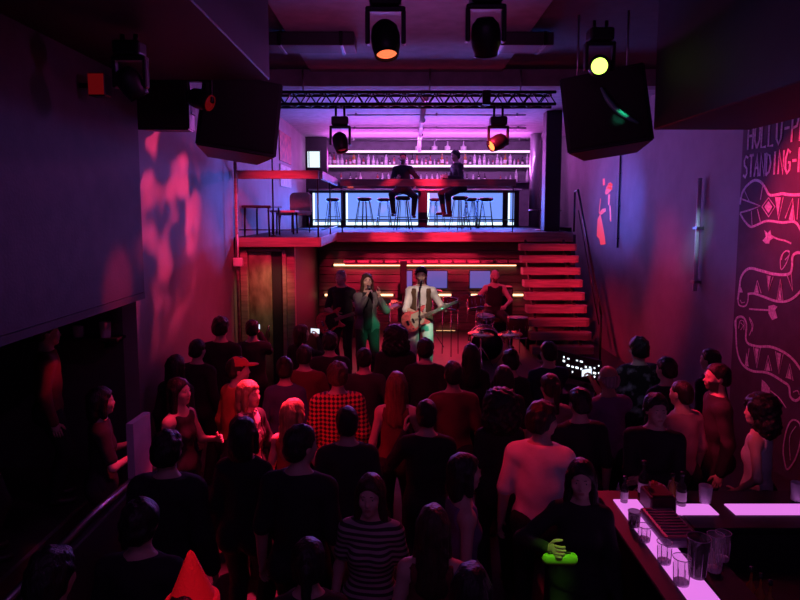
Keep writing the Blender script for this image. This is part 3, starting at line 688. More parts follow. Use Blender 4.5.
# monitor on the dark pillar
p = at(314, 159.5, Y=18.26); t = empty('tv_monitor', (p.x, 18.268, p.z)); tag(t, 'small upright monitor glowing white on the dark pillar beside the bar', 'monitor')
MB().bb(-.2, .2, -.03, .03, -.26, .26, b=.01).build('housing', M['black_plastic'], t)
MB().bb(-.13, .17, -.034, -.03, -.23, .23, b=0).build('screen', M['monitor_white'], t); MB().bb(-.185, -.155, -.034, -.03, -.23, .23, b=0).build('light_strip', M['monitor_white'], t)
# furniture on the wing
def table(label, loc, w, dd, h, top, leg, group=None, rz=0):
    t = empty('table', loc, rz); tag(t, label, 'table', group)
    MB().box((0, 0, h - .02), (w, dd, .04), b=.01, seg=2).build('table_top', M[top], t)
    for sx in (-1, 1):
        for sy in (-1, 1): MB().tube([(sx * (w / 2 - .05), sy * (dd / 2 - .05), h - .04), (sx * (w / 2 - .04), sy * (dd / 2 - .04), 0)], .016, 6).build('leg', M[leg], t)
    return t
table('long dark table along the lit wall of the wing', (-2.45, 11.1, ZM), .5, 1.0, .53, 'black_paint', 'black_metal')
table('low pale-topped table next to the padded chair on the wing', (-2.22, 12.0, ZM), .48, .5, .45, 'label_white', 'black_metal')
def chair(loc, rz, label):
    t = empty('lounge_chair', loc, rz); tag(t, label, 'chair', None)
    MB().box((0, 0, .40), (.5, .5, .1), b=.03, seg=2).build('seat', M['cl_cream'], t)
    mb = MB(); pts = []
    ou = [(-.25, .42), (-.25, .72)] + [(-.25 + .12 - .12 * math.cos(a), .72 + .1 * math.sin(a)) for a in np.linspace(.2, 1.57, 5)] + [(.25 - .12 + .12 * math.sin(a), .72 + .1 * math.cos(a)) for a in np.linspace(0, 1.4, 5)] + [(.25, .42)]
    mb.prism(ou, .2, .27); mb.build('backrest', M['cl_cream'], t)
    for sx in (-1, 1):
        for sy in (-1, 1): MB().tube([(sx * .2, sy * .2, .36), (sx * .22, sy * .22, 0)], .014, 6).build('leg', M['black_metal'], t)
chair((-2.14, 12.62, ZM), R_(-25), 'pale padded chair with a rounded back on the wing')
# posters on the wall above the wing
def wall_picture(label, px0, px1, py0, py1, m):
    a = at(px0, py0, X=XL + .01); b = at(px1, py1, X=XL + .01)
    y0, y1 = sorted((a.y, b.y)); z1_, z0_ = at(px0, py0, X=XL).z, at(px0, py1, X=XL).z
    t = empty('wall_picture', (XL + .012, (y0 + y1) / 2, (z0_ + z1_) / 2)); tag(t, label, 'poster', 'posters above the wing')
    MB().bb(-.01, .01, -(y1 - y0) / 2, (y1 - y0) / 2, -(z1_ - z0_) / 2, (z1_ - z0_) / 2, b=.003).build('print', m, t)
wall_picture('tall red abstract poster high on the wall above the wing', 279, 291, 130, 160, mk('poster_red', (.6, .12, .1), .7, scale=7, col2=(.08, .03, .05)))
wall_picture('pale greenish abstract poster below the red one above the wing', 280, 291, 164, 186, mk('poster_pale', (.5, .55, .45), .7, scale=9, col2=(.8, .8, .7)))
# small round table by the dark pillar
p = at(549, 225, Y=14.4); t = empty('side_table', (p.x - .1, 14.4, ZM)); tag(t, 'small dark round table beside the black pillar at the stair top', 'table')
MB().lathe([(0, .44), (.36, .44), (.37, .46), (.36, .48), (0, .48)], n=24).build('table_top', M['leather'], t); MB().tube([(0, 0, .44), (0, 0, .02)], .03).build('stem', M['black_metal'], t); MB().lathe([(0, 0), (.22, 0), (.2, .02), (0, .03)], n=20).build('base', M['black_metal'], t)
t2 = empty('potted_plant', (p.x - .05, 14.4, ZM + .481)); tag(t2, 'spiky dark plant in a pot on the small round table', 'plant')
MB().lathe([(.07, 0), (.1, .14), (.085, .14), (.08, .1), (0, .1)], n=14).build('pot', M['black_plastic'], t2)
mb = MB()
for k in range(11):
    a = k * 2.4; le = .25 + .1 * (k % 3); rr = .05 + .02 * (k % 4); mb.tube([(0, 0, .1), (rr * math.cos(a), rr * math.sin(a), .1 + le * .6), (2.2 * rr * math.cos(a), 2.2 * rr * math.sin(a), .1 + le)], [.012, .016, .001], 5)
mb.build('leaves', mk('plant_leaf', (.05, .09, .06), .5), t2)
# ceiling pipes over the bar
for py, lb, r in ((115, 'thin conduit across the bar ceiling, first one behind the truss', .018), (128, 'thin conduit across the bar ceiling, midway to the shelves', .022), (139.5, 'thin conduit across the bar ceiling closest to the shelves', .022)):
    p = at(400, py, Z=ZC - .04); x0, x1 = at(347, py, Y=p.y).x, at(526, py, Y=p.y).x
    t = empty('ceiling_conduit', (0, p.y, ZC - .04)); tag(t, lb, 'pipe', 'conduits across the bar ceiling')
    MB().tube([(x0, 0, 0), (x1, 0, 0)], r, 8).build('pipe', M['steel'], t)
    for x in np.linspace(x0 + .2, x1 - .2, 3): MB().bb(x - .02, x + .02, -.03, .03, -.03, .04, b=.004).build('clip', M['steel'], t)
t = empty('ceiling_pipe', (.45, 13, ZC - .13)); tag(t, 'thick pale pipe running lengthwise under the bar ceiling', 'pipe')
MB().tube([(-.03, -2.9, 0), (.1, 4.6, 0), (.1, 4.75, -.05), (.1, 4.78, -.35)], .05, 12).build('pipe', M['label_white'], t)
for y in (-1.5, 1.2, 3.8): MB().lathe([(.065, -.05), (.065, .05)], (.035 + y * .0173, y, 0), 12, Matrix.Rotation(math.pi / 2, 3, 'X')).build('coupling', M['steel'], t)
for y in (-2.2, .5, 3.2): MB().tube([(.03, y, .05), (.03, y, .13)], .012, 6).build('hanger', M['steel'], t)
# ------------------------------------------------------------------ truss and lights rig
YT = 9.4; zt1 = at(400, 92, Y=YT).z; zt0 = at(400, 104, Y=YT).z; xa, xb = at(268, 98, Y=YT).x, at(556, 98, Y=YT).x
t = empty('lighting_truss', (0, YT, zt0)); tag(t, 'long black lattice lighting truss hanging across the room before the bar', 'truss')
D = .28; hh = zt1 - zt0
for y in (0, D):
    for z in (0, hh): MB().tube([(xa, y, z), (xb, y, z)], .024, 8).build('chord', M['black_metal'], t)
for nm, y0_, z0_, y1_, z1_ in (('lacing', 0, 0, 0, hh), ('lacing', D, 0, D, hh), ('lacing', 0, 0, D, 0), ('lacing', 0, hh, D, hh)):
    mb = MB(); m = 18
    for k in range(m):
        xs0 = xa + (xb - xa) * k / m; xs1 = xa + (xb - xa) * (k + 1) / m; xm_ = (xs0 + xs1) / 2
        mb.tube([(xs0, y0_, z0_), (xm_, y1_, z1_)], .010, 5); mb.tube([(xm_, y1_, z1_), (xs1, y0_, z0_)], .010, 5)
    mb.build(nm, M['black_metal'], t)
for x in (xa + .5, .45, xb - .5): MB().tube([(x, D / 2, hh), (x, D / 2, ZC - zt0 - .05)], .012, 6).build('hanger', M['steel'], t)
MB().bb(1.22, 1.34, -.06, .02, -.02, hh + .02, b=.01).build('splice_box', M['black_metal'], t)

def moving_head(label, loc, h, aim, lens, group='moving head lamps', drop=.12, pan=0, ring=None, rlens=.36):
    """loc: top clamp; h: overall height; aim: direction of the lens"""
    t = empty('hanging_stage_lamp', loc, pan); tag(t, label, 'stage lamp', group); w = h * .42
    MB().bb(-w * .5, w * .5, -w * .38, w * .38, -drop - h * .22, -drop, b=w * .1, seg=2).build('base', M['black_plastic'], t)
    for x in (-.25, .25): MB().tube([(x * w, 0, -drop), (x * w, 0, 0)], .018, 8).build('clamp', M['black_metal'], t)
    zc = -drop - h * .62
    yk = MB()
    for sx in (-1, 1): yk.bb(sx * w * .56 - w * .07, sx * w * .56 + w * .07, -w * .16, w * .16, zc - w * .18, -drop - h * .26, b=w * .04)
    yk.bb(-w * .62, w * .62, -w * .2, w * .2, -drop - h * .29, -drop - h * .22, b=w * .04); yk.build('yoke', M['black_plastic'], t)
    a = Matrix.Rotation(-pan, 3, 'Z') @ Vector(aim).normalized(); rot = a.to_track_quat('Z', 'Y').to_matrix(); c = Vector((0, 0, zc)); R = w * .46
    hd = MB().lathe([(0, -R * 1.25), (R * .55, -R * 1.2), (R * .9, -R * .8), (R, -R * .2), (R * .95, R * .6), (R * .8, R * 1.15), (R * .72, R * 1.2)], c, 20, rot, caps=False).build('head', M['black_plastic'], t)
    MB().lathe([(0, R * 1.12), (R * .4, R * 1.10), (R * .71, R * 1.02)], c, 20, rot).build('lens', lens, hd)
    MB().lathe([(R * .7, R * 1.0), (R * .82, R * 1.15), (R * .8, R * 1.24), (R * .7, R * 1.22)], c, 20, rot, caps=False).build('rim', ring or M['black_metal'], hd)
    W = Matrix.Rotation(pan, 3, 'Z')
    return Vector(loc) + W @ (c + rot @ Vector((0, 0, R * 1.32))), t
def clamp_at(px, py, Y): return at(px, py, Y=Y)
mh = {}
p = clamp_at(340, 104, YT); mh['tl'], _ = moving_head('moving head lamp under the truss, beside the end of the bottle shelves', (p.x, YT, zt0 - .027), .60, (.25, -.3, -1), M['lens_off'], drop=.16)
p = clamp_at(498.5, 104, YT); mh['tr'], _ = moving_head('moving head lamp under the truss with a glowing amber lens', (p.x, YT, zt0 - .027), .60, (-.9, -.42, -.5), M['lens_amber'], drop=.16)
p = at(385.5, 0, Y=5.2); mh['nl'], _ = moving_head('large moving head lamp on the ceiling with a lit orange lens', (p.x, 5.2, 5.02), .62, (.08, -.32, -1), M['lens_orange'], drop=.08)
p = at(486, 0, Y=5.2); mh['nr'], _ = moving_head('large unlit moving head lamp on the ceiling next to the orange one', (p.x, 5.2, 5.04), .62, (.1, .5, -1), M['lens_off'], drop=.08)
p = at(600, 56, Y=6.3); mh['gr'], _ = moving_head('moving head lamp shining a bright yellow-green lens at the room', (p.x + .02, 6.38, p.z + .36), .58, (-.29, -1, -.22), M['lens_green'], drop=.08)
p = at(200, 97, Y=6.4); mh['ll'], _ = moving_head('moving head lamp with a red glowing rim beside the hanging speakers', (p.x, 6.4, p.z + .36), .52, (.9, -.2, -.35), M['lens_dim'], drop=.06, ring=M['lens_dim'])
p = at(130, 60, Y=4.5); mh['lr'], _ = moving_head('dark moving head lamp under the bulkhead with a red display', (p.x, 4.5, 4.40), .46, (.5, .4, -1), M['lens_dim'], drop=.05)
# cross pipe that carries the two near lamps
t = empty('lighting_pipe', (0, 5.24, 5.10)); tag(t, 'black pipe under the ceiling that carries two large lamps', 'pipe')
MB().tube([(-1.2, 0, 0), (2.4, 0, 0)], .028, 10).build('pipe', M['black_metal'], t)
for x in (-.9, .35, 2.1): MB().tube([(x, 0, 0), (x, 0, .29)], .012, 6).build('hanger', M['black_metal'], t)
# ceiling ducts
for px0, px1, lb in ((268, 355, 'flat black duct under the ceiling over the hanging speakers'), (492, 552, 'flat black duct under the ceiling near the green lamp')):
    a, b = at(px0, 50, Y=7.7), at(px1, 50, Y=7.7); t = empty('ceiling_duct', ((a.x + b.x) / 2, 7.8, ZC - .06)); tag(t, lb, 'duct', 'ceiling ducts')
    L = (b.x - a.x) / 2; MB().bb(-L, L, -.2, .2, -.15, 0.005, b=.01).build('duct', M['black_paint'], t)
    for x in (-L * .7, L * .7): MB().bb(x - .02, x + .02, -.22, .22, -.16, .005, b=.004).build('strap', M['black_metal'], t)
# hanging speakers: trapezoid cabinets
def speaker(label, loc, w, h, d, rot, group='hanging loudspeakers', chain=.5, name='hanging_speaker'):
    t = empty(name, loc); tag(t, label, 'loudspeaker', group); Rm = rot
    ou = [(-w / 2, -h / 2), (w / 2, -h / 2), (w / 2, h / 2), (-w / 2, h / 2)]
    fr = Rm.to_4x4()
    def P3(x, y, z): return Rm @ Vector((x, y, z))
    mb = MB(); f = d / 2
    V = [P3(-w / 2, -f, -h / 2), P3(w / 2, -f, -h / 2), P3(w / 2, -f, h / 2), P3(-w / 2, -f, h / 2), P3(-w * .34, f, -h * .42), P3(w * .34, f, -h * .42), P3(w * .34, f, h * .42), P3(-w * .34, f, h * .42)]
    bm = bmesh.new(); vs = [bm.verts.new(v) for v in V]
    for q in ((0, 1, 2, 3), (4, 7, 6, 5), (0, 4, 5, 1), (1, 5, 6, 2), (2, 6, 7, 3), (3, 7, 4, 0)): bm.faces.new([vs[k] for k in q])
    bmesh.ops.bevel(bm, geom=bm.edges[:], offset=.015, segments=2, affect='EDGES'); bm.verts.index_update()
    mb.add([v.co for v in bm.verts], [[v.index for v in fc.verts] for fc in bm.faces], 0, False); bm.free(); mb.build('cabinet', M['black_plastic'], t)
    MB().box(P3(0, -f - .008, 0), (w * .92, .02, h * .92), Rm, b=.008).build('grille', M['grille'], t)
    for sx in (-1, 1):
        MB().box(P3(sx * w * .44, 0, 0), (.02, d * .3, h * .3), Rm, b=.005).build('handle', M['black_metal'], t)
        if chain: a = P3(sx * w * .3, 0, h / 2); MB().tube([a - Vector((0, 0, .03)), Vector((a.x, a.y, chain))], .012, 6).build('chain', M['steel'], t)
    return t
E3 = lambda x, y, z: Matrix.Rotation(z, 3, 'Z') @ Matrix.Rotation(y, 3, 'Y') @ Matrix.Rotation(x, 3, 'X')
p = at(238, 123, Y=7.0); speaker('black hanging loudspeaker cluster cabinet beside the red-lit side wall', (p.x, 7.0, p.z), .84, .84, .6, E3(R_(-12), R_(8), R_(18)), chain=ZC - p.z)
p = at(166, 108, Y=6.75); speaker('black boxy hanging subwoofer at the end of the dark upper wall', (p.x, 6.85, p.z + .03), .56, .56, .55, E3(0, 0, R_(3)), chain=ZC - p.z - .03)
p = at(606, 118, Y=7.0); s_ = speaker('black hanging loudspeaker with a green-lit curved edge under the green lamp', (p.x, 7.0, p.z), .88, .86, .6, E3(R_(-12), R_(-8), R_(-18)), chain=ZC - p.z)
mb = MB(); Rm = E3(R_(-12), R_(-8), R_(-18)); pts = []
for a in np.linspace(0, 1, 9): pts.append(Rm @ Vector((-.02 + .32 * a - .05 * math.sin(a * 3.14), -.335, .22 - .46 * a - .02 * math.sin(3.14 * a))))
mb.tube(pts, [.012, .02, .026, .03, .03, .03, .026, .02, .012], 8); mb.build('green_light_arc', mk('arc_green_tint', (.1, .3, .25), .35), s_)  # arc of green light on the cabinet, put in as a teal tube
# small box by the dark upper wall, its red light put in as glow
p = at(96, 84, Y=5.0); t = empty('red_glow_box', (p.x, 5.0, p.z)); tag(t, 'small square box given a dull red glow high on the dark upper wall', 'stage lamp')
MB().bb(-.07, .07, 0, .12, -.09, .09, b=.01).build('housing', M['black_metal'], t); MB().bb(-.06, .06, -.006, 0, -.08, .08, b=0).build('lens', M['lens_dim'], t); MB().bb(-.2, -.07, .05, .07, -.02, .02, b=.004).build('bracket', M['black_metal'], t)
# poles by the wing
p = at(236, 200, Y=10.15)
t = empty('support_pole', (p.x, 10.15, 0)); tag(t, 'slim red-lit floor-to-ceiling pole at the corner of the wing by the side wall', 'pole')
MB().tube([(0, 0, 0), (0, 0, ZC)], .028, 12).build('tube', M['wood_red'], t); MB().lathe([(.09, 0), (.09, .02), (.03, .05)], n=16).build('base_plate', M['black_metal'], t)
z = at(238, 262, Y=10.1).z; jb = empty('junction_box', (p.x + .03, 10.08, z)); tag(jb, 'small pale box fixed to the pole next to the door', 'box')
MB().bb(-.075, .075, -.05, .03, -.07, .07, b=.01).build('box', M['label_white'], jb); MB().tube([(0, -.01, .07), (0, -.01, .45)], .012, 6).build('conduit', M['label_white'], jb)
p = at(272.5, 180, Y=10.6); t = empty('support_pole', (p.x, 10.6, ZM)); tag(t, 'thin black pole rising from the wing floor behind the red railing', 'pole')
MB().tube([(0, 0, 0), (0, 0, ZC - ZM)], .014, 10).build('tube', M['black_metal'], t); MB().lathe([(.06, 0), (.06, .015), (.02, .03)], n=16).build('base_plate', M['black_metal'], t)
# cable on the right wall, pale pipe, red figure
a = at(620.5, 140, X=XR - .03); b = at(620.5, 252, X=XR - .03); t = empty('wall_cable', (XR - .02, a.y, 0)); tag(t, 'thin dark cable running straight down the purple wall beside the glowing red figure', 'cable')
MB().tube([(0, 0, ZC), (0, 0, 2.4)], .018, 8).build('cable', M['black_plastic'], t)
for z in (2.6, 3.3, 4.0): MB().bb(-.02, .02, -.03, .03, z - .015, z + .015, b=.004).build('clip', M['black_plastic'], t)
pt = [at(x, y, X=XR - .06) for x, y in ((700, 178), (700, 192), (698.5, 215), (697, 245), (695.5, 270), (695, 291))]
t = empty('wall_pipe', (XR - .06, pt[3].y, pt[-1].z)); tag(t, 'pale vertical pipe catching cool light on the wall short of the mural', 'pipe')
yy = pt[3].y
MB().tube([(0, 0, 0), (0, .01, .6), (0, 0, pt[0].z - pt[-1].z)], .032, 10).build('pipe', mk('pipe_pale', (.8, .82, .85), .3), t)
for z in (.15, 1.0): MB().bb(-.05, .06, -.07, .07, z - .02, z + .02, b=.004).build('bracket', M['steel'], t)
# painted strokes: flat ribbons of paint on a side wall, given by their outline
def ribbon(mb, pts, w, X, sgn=-1, lift=0):
    pts = [Vector(q) for q in pts]; n = len(pts); V = []
    for i, q in enumerate(pts):
        tdir = (pts[min(i + 1, n - 1)] - pts[max(i - 1, 0)]).normalized(); nr = Vector((0, -tdir.z, tdir.y)) * (w[i] if isinstance(w, list) else w) / 2
        V += [q + nr, q - nr, q + nr + Vector((.003, 0, 0)), q - nr + Vector((.003, 0, 0))]
    F = []
    for i in range(n - 1):
        a = i * 4; b = a + 4; F += [[a, a + 1, b + 1, b], [a + 2, b + 2, b + 3, a + 3], [a, b, b + 2, a + 2], [a + 1, a + 3, b + 3, b + 1]]
    mb.add(V, F, 0, False)
def fillpoly(mb, pts): mb.add([Vector(q) for q in pts], [list(range(len(pts)))], 0, False)
XM = 4.594
def zc(ox, oy, sc, lst): return [at(ox + x / sc, oy + y / sc, X=XM) for x, y in lst]
def curve(pts, n=6):
    P = [Vector(p) for p in pts]; out = []
    for i in range(len(P) - 1):
        p0, p1, p2, p3 = P[max(i - 1, 0)], P[i], P[i + 1], P[min(i + 2, len(P) - 1)]
        for k in range(n):
            t = k / n; out.append(.5 * ((2 * p1) + (p2 - p0) * t + (2 * p0 - 5 * p1 + 4 * p2 - p3) * t * t + (3 * p1 - p0 - 3 * p2 + p3) * t ** 3))
    out.append(P[-1]); return out
mu = empty('wall_mural', (0, 0, 0)); tag(mu, 'large chalk mural of lettering and patterned creatures on the dark side wall', 'mural')
# lettering: strokes in a unit cell
GL = {'H': [[(0, 0), (0, 1)], [(1, 0), (1, 1)], [(0, .5), (1, .5)]], 'O': [[(.5, 0), (0, .3), (0, .7), (.5, 1), (1, .7), (1, .3), (.5, 0)]], 'L': [[(0, 1), (0, 0), (.9, 0)]], 'U': [[(0, 1), (.1, .2), (.5, 0), (.9, .2), (1, 1)]],
      '-': [[(.1, .5), (.9, .5)]], 'P': [[(0, 0), (0, 1), (.8, .95), (1, .75), (.8, .5), (0, .45)]], 'S': [[(1, .9), (.5, 1), (.1, .8), (.2, .58), (.8, .42), (.9, .2), (.5, 0), (0, .12)]], 'T': [[(0, 1), (1, 1)], [(.5, 1), (.5, 0)]],
      'A': [[(0, 0), (.5, 1), (1, 0)], [(.25, .4), (.75, .4)]], 'N': [[(0, 0), (0, 1), (1, 0), (1, 1)]], 'D': [[(0, 0), (0, 1), (.7, .85), (1, .5), (.7, .15), (0, 0)]], 'I': [[(.5, 0), (.5, 1)]], 'G': [[(1, .85), (.5, 1), (.05, .6), (.1, .2), (.5, 0), (1, .15), (1, .45), (.6, .45)]],
      'R': [[(0, 0), (0, 1), (.8, .92), (.9, .7), (.1, .5), (1, 0)]], 'X': [[(0, 0), (1, 1)], [(0, 1), (1, 0)]]}
def letters(txt, ystart, yend, zlo, zhi):
    mb = MB(); n = len(txt); step = (yend - ystart) / n
    for i, ch in enumerate(txt):
        for stq in GL[ch]: ribbon(mb, [(XM, ystart + step * (i + .1 + .72 * x), zlo + (zhi - zlo) * z) for x, z in stq], .032, XM)
    return mb.build('lettering', M['chalk'], mu)
ya = at(744, 150, X=XM).y; yb = at(806, 150, X=XM).y
letters('HOLLU-PL', at(748, 130, X=XM).y, at(808, 130, X=XM).y, 3.98, 4.33); letters('STANDING-R', ya, yb, 3.62, 3.90)
def creature(strokes, fills=(), label=None):
    mb = MB()
    for w, ox, oy, sc, pl, cv in strokes:
        P = zc(ox, oy, sc, pl); ribbon(mb, curve(P) if cv else P, w, XM)
    for ox, oy, sc, pl in fills: fillpoly(mb, [p + Vector((-.0005, 0, 0)) for p in zc(ox, oy, sc, pl)])
    return mb.build('creature', M['chalk'], mu)
o = (725, 170, 6.67)
creature([(.035, *o, [(100, 230), (120, 140), (180, 75), (230, 75), (265, 115), (295, 165), (345, 165), (380, 158), (430, 165), (520, 165)], 1), (.03, *o, [(100, 290), (130, 340), (170, 378), (215, 365), (280, 340), (380, 350), (470, 350), (520, 440)], 1),
          (.022, *o, [(100, 190), (170, 215), (235, 240), (170, 265), (100, 285)], 0), (.014, *o, [(245, 245), (290, 185), (332, 245), (290, 312), (245, 245)], 0), (.014, *o, [(215, 260), (235, 345)], 0), (.012, *o, [(175, 275), (180, 370)], 0),
          (.012, *o, [(335, 180), (357, 330), (388, 180)], 0), (.012, *o, [(400, 322), (450, 190), (462, 340)], 0), (.012, *o, [(250, 110), (235, 200)], 0), (.01, *o, [(490, 190), (480, 330)], 0), (.01, *o, [(130, 140), (160, 205)], 0)],
         [(*o, [(262, 245), (290, 205), (315, 245), (290, 290)]), (*o, [(340, 182), (355, 300), (372, 182)]), (*o, [(425, 330), (452, 230), (455, 335)])])
creature([(.02, *o, [(310, 440), (350, 460), (400, 472), (440, 490)], 1), (.012, *o, [(375, 600), (385, 560), (410, 540), (430, 560), (400, 600)], 1)], [(*o, [(262, 400), (285, 420), (303, 400), (308, 430), (330, 450), (300, 470), (295, 492), (270, 490), (250, 470), (272, 445)])])
o = (725, 240, 6.67)
creature([(.035, *o, [(85, 400), (95, 320), (110, 240), (160, 190), (240, 205), (330, 228), (420, 228), (445, 190), (450, 110), (480, 85), (520, 90)], 1), (.03, *o, [(150, 360), (195, 358), (260, 380), (340, 408), (410, 408), (470, 375), (520, 320)], 1),
          (.02, *o, [(85, 400), (95, 435), (130, 442), (150, 415), (155, 360)], 1), (.011, *o, [(280, 235), (290, 340), (320, 245)], 0), (.011, *o, [(195, 350), (215, 270), (240, 355)], 0), (.011, *o, [(345, 400), (368, 260), (385, 400)], 0), (.011, *o, [(415, 240), (450, 340), (440, 220)], 0),
          (.012, *o, [(370, 190), (370, 120), (400, 75), (430, 80), (410, 150), (380, 195), (370, 190)], 1), (.01, *o, [(100, 400), (110, 420), (130, 415)], 0)],
         [(*o, [(288, 238), (290, 320), (305, 240)]), (*o, [(200, 350), (213, 295), (226, 354)]), (*o, [(352, 400), (368, 310), (378, 402)]), (*o, [(90, 350), (105, 310), (120, 350)])])
creature([(.022, *o, [(160, 460), (230, 465), (300, 468)], 1)], [(*o, [(290, 440), (325, 432), (350, 445), (335, 465), (350, 520), (315, 535), (290, 490)])])
creature([(.014, *o, [(70, 600), (65, 540), (100, 515), (135, 530), (145, 600)], 1), (.01, *o, [(90, 590), (100, 540), (125, 545), (125, 600)], 1), (.01, *o, [(160, 515), (185, 560), (180, 610)], 1)])
o = (725, 310, 3.53)
creature([(.032, *o, [(38, 60), (40, 30), (62, 25), (75, 50), (75, 110), (110, 128), (160, 130), (205, 148), (240, 175), (270, 215)], 1), (.032, *o, [(38, 60), (42, 140), (60, 190), (95, 215), (150, 222), (200, 250), (225, 270), (230, 305), (250, 320), (275, 300)], 1),
          (.01, *o, [(75, 200), (85, 135)], 0), (.01, *o, [(100, 130), (112, 205), (125, 132)], 0), (.01, *o, [(140, 212), (152, 160), (165, 215)], 0), (.01, *o, [(178, 145), (190, 225), (205, 155)], 0), (.01, *o, [(215, 240), (228, 190), (240, 250)], 0), (.012, *o, [(85, 30), (95, 60), (85, 90)], 1), (.01, *o, [(55, 45), (65, 55), (55, 70)], 0), (.012, *o, [(240, 290), (255, 285), (262, 300)], 1)],
         [(*o, [(70, 195), (76, 150), (84, 200)]), (*o, [(105, 135), (112, 190), (119, 136)]), (*o, [(144, 214), (152, 178), (160, 215)]), (*o, [(183, 150), (190, 210), (198, 154)]), (*o, [(219, 240), (228, 205), (235, 246)])])
creature([(.014, *o, [(160, 285), (190, 310), (215, 345)], 1)], [(*o, [(130, 245), (142, 255), (158, 275), (160, 300), (145, 300), (128, 285)])])
creature([(.02, *o, [(215, 560), (205, 500), (215, 430), (235, 390), (262, 400), (268, 450), (250, 520), (225, 560), (215, 560)], 1), (.01, *o, [(230, 530), (228, 450), (250, 410)], 1), (.01, *o, [(190, 380), (200, 420)], 0)])
# red figure on the far part of the wall, its lighting put in as emission
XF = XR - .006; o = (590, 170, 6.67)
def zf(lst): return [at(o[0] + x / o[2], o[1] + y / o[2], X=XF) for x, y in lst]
fg = empty('glowing_wall_figure', (0, 0, 0)); tag(fg, 'slender glowing red figure on the purple wall beyond the staircase', 'wall figure')
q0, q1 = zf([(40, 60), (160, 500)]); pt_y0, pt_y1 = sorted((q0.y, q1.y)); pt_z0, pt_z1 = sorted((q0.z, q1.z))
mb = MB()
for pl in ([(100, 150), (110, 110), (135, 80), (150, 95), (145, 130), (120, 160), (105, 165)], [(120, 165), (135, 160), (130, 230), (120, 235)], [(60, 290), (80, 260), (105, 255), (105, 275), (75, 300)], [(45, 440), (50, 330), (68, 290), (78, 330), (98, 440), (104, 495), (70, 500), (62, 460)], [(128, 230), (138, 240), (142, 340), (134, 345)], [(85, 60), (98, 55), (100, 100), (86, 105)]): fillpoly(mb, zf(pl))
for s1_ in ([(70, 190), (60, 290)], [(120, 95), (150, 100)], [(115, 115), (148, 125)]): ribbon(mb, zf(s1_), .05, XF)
mb.build('glow_shape', M['figure_red_glow'], fg)
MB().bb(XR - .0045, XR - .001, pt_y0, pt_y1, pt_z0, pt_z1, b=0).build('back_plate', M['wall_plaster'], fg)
# ------------------------------------------------------------------ divider and low wall near the camera
XD = -1.86
t = empty('booth_divider', (XD, 4.1, 0)); tag(t, 'purple-lit upright divider panel with slanted top and low dark wall', 'divider')
a = at(150, 412, X=XD); b = at(133, 424, X=XD)
mb = MB(); n = 5; q = [(b.y - 4.1, 0), (a.y - 4.1, 0), (a.y - 4.1, a.z), (b.y - 4.1, b.z)]
mb.V = [(0, y, z) for y, z in q] + [(-.05, y, z) for y, z in q]; mb.F = [[0, 1, 2, 3], [7, 6, 5, 4], [0, 4, 5, 1], [1, 5, 6, 2], [2, 6, 7, 3], [3, 7, 4, 0]]; mb.M = [0] * 6; mb.S = [False] * 6
mb.build('panel', mk('panel_paint', (.42, .34, .42), .5), t)
c = at(100, 512, X=XD); e = at(133, 484, X=XD)
MB().bb(-.06, 0, c.y - 4.1 - 1.0, b.y - 4.1, 0, min(c.z, e.z) - .03, b=.01).build('low_wall', M['wall_dark'], t)
MB().tube([(-.03, c.y - 4.1 - 1.0, c.z - .02), (-.03, c.y - 4.1, c.z), (-.03, b.y - 4.1 - .01, e.z)], .025, 10).build('handrail', M['steel'], t)
MB().bb(-.055, .012, a.y - 4.1, a.y - 4.1 + .05, 0, 1.24, b=.006).build('post', M['black_metal'], t)
# little shelf with two glinting glasses on the end wall of the booth
za = 1.88; t = empty('wall_shelf', (-3.35, 6.3, za)); tag(t, 'narrow dark drinks shelf under the balcony wall', 'shelf'); MB().bb(-.55, .48, -.1, .1, -.03, 0, b=.006).build('board', M['black_paint'], t)
for x in (-.3, .3): MB().bb(x - .015, x + .015, -.06, .1, -.12, -.03, b=.004).build('bracket', M['black_metal'], t)
def tumbler(loc, r, h, label, group, m='glass', liquid=None, flare=1.15):
    t = empty('drinking_glass', loc); tag(t, label, 'glass', group)
    MB().lathe([(0, 0), (r * .98, 0), (r, .01), (r * flare, h), (r * flare - .006, h), (r - .006, .015), (0, .015)], n=20).build('glass', M[m], t)
    if m != 'glass_milk':
        em = M['glass_edge']; MB().tube([(r * flare * math.cos(a), r * flare * math.sin(a), h) for a in np.linspace(0, 2 * math.pi, 20, endpoint=False)], .0025, 5, closed=True).build('rim', em, t)
        MB().lathe([(0, .001), (r * .95, .001), (r * 1.0, .018), (0, .02)], n=20).build('base', em, t); mb = MB()
        for k in range(8): a = k * math.pi / 4; mb.tube([(r * 1.01 * math.cos(a), r * 1.01 * math.sin(a), .01), (r * (1 + (flare - 1) * .7) * 1.005 * math.cos(a), r * (1 + (flare - 1) * .7) * 1.005 * math.sin(a), h * .7)], .0022, 4)
        mb.build('facets', em, t)
    if liquid: MB().lathe([(0, .017), (r - .009, .017), (r * (1 + (flare - 1) * .6) - .009, h * .6), (0, h * .6)], n=16).build('drink', M[liquid], t)
    return t
tumbler((-3.02, 6.27, za), .05, .16, 'glinting glass on the dark drinks shelf, nearer the lit wall edge', 'glasses on the drinks shelf', 'glass_milk'); tumbler((-3.3, 6.28, za), .05, .12, 'short glinting glass on the dark drinks shelf, further from the lit wall', 'glasses on the drinks shelf', 'glass_milk')
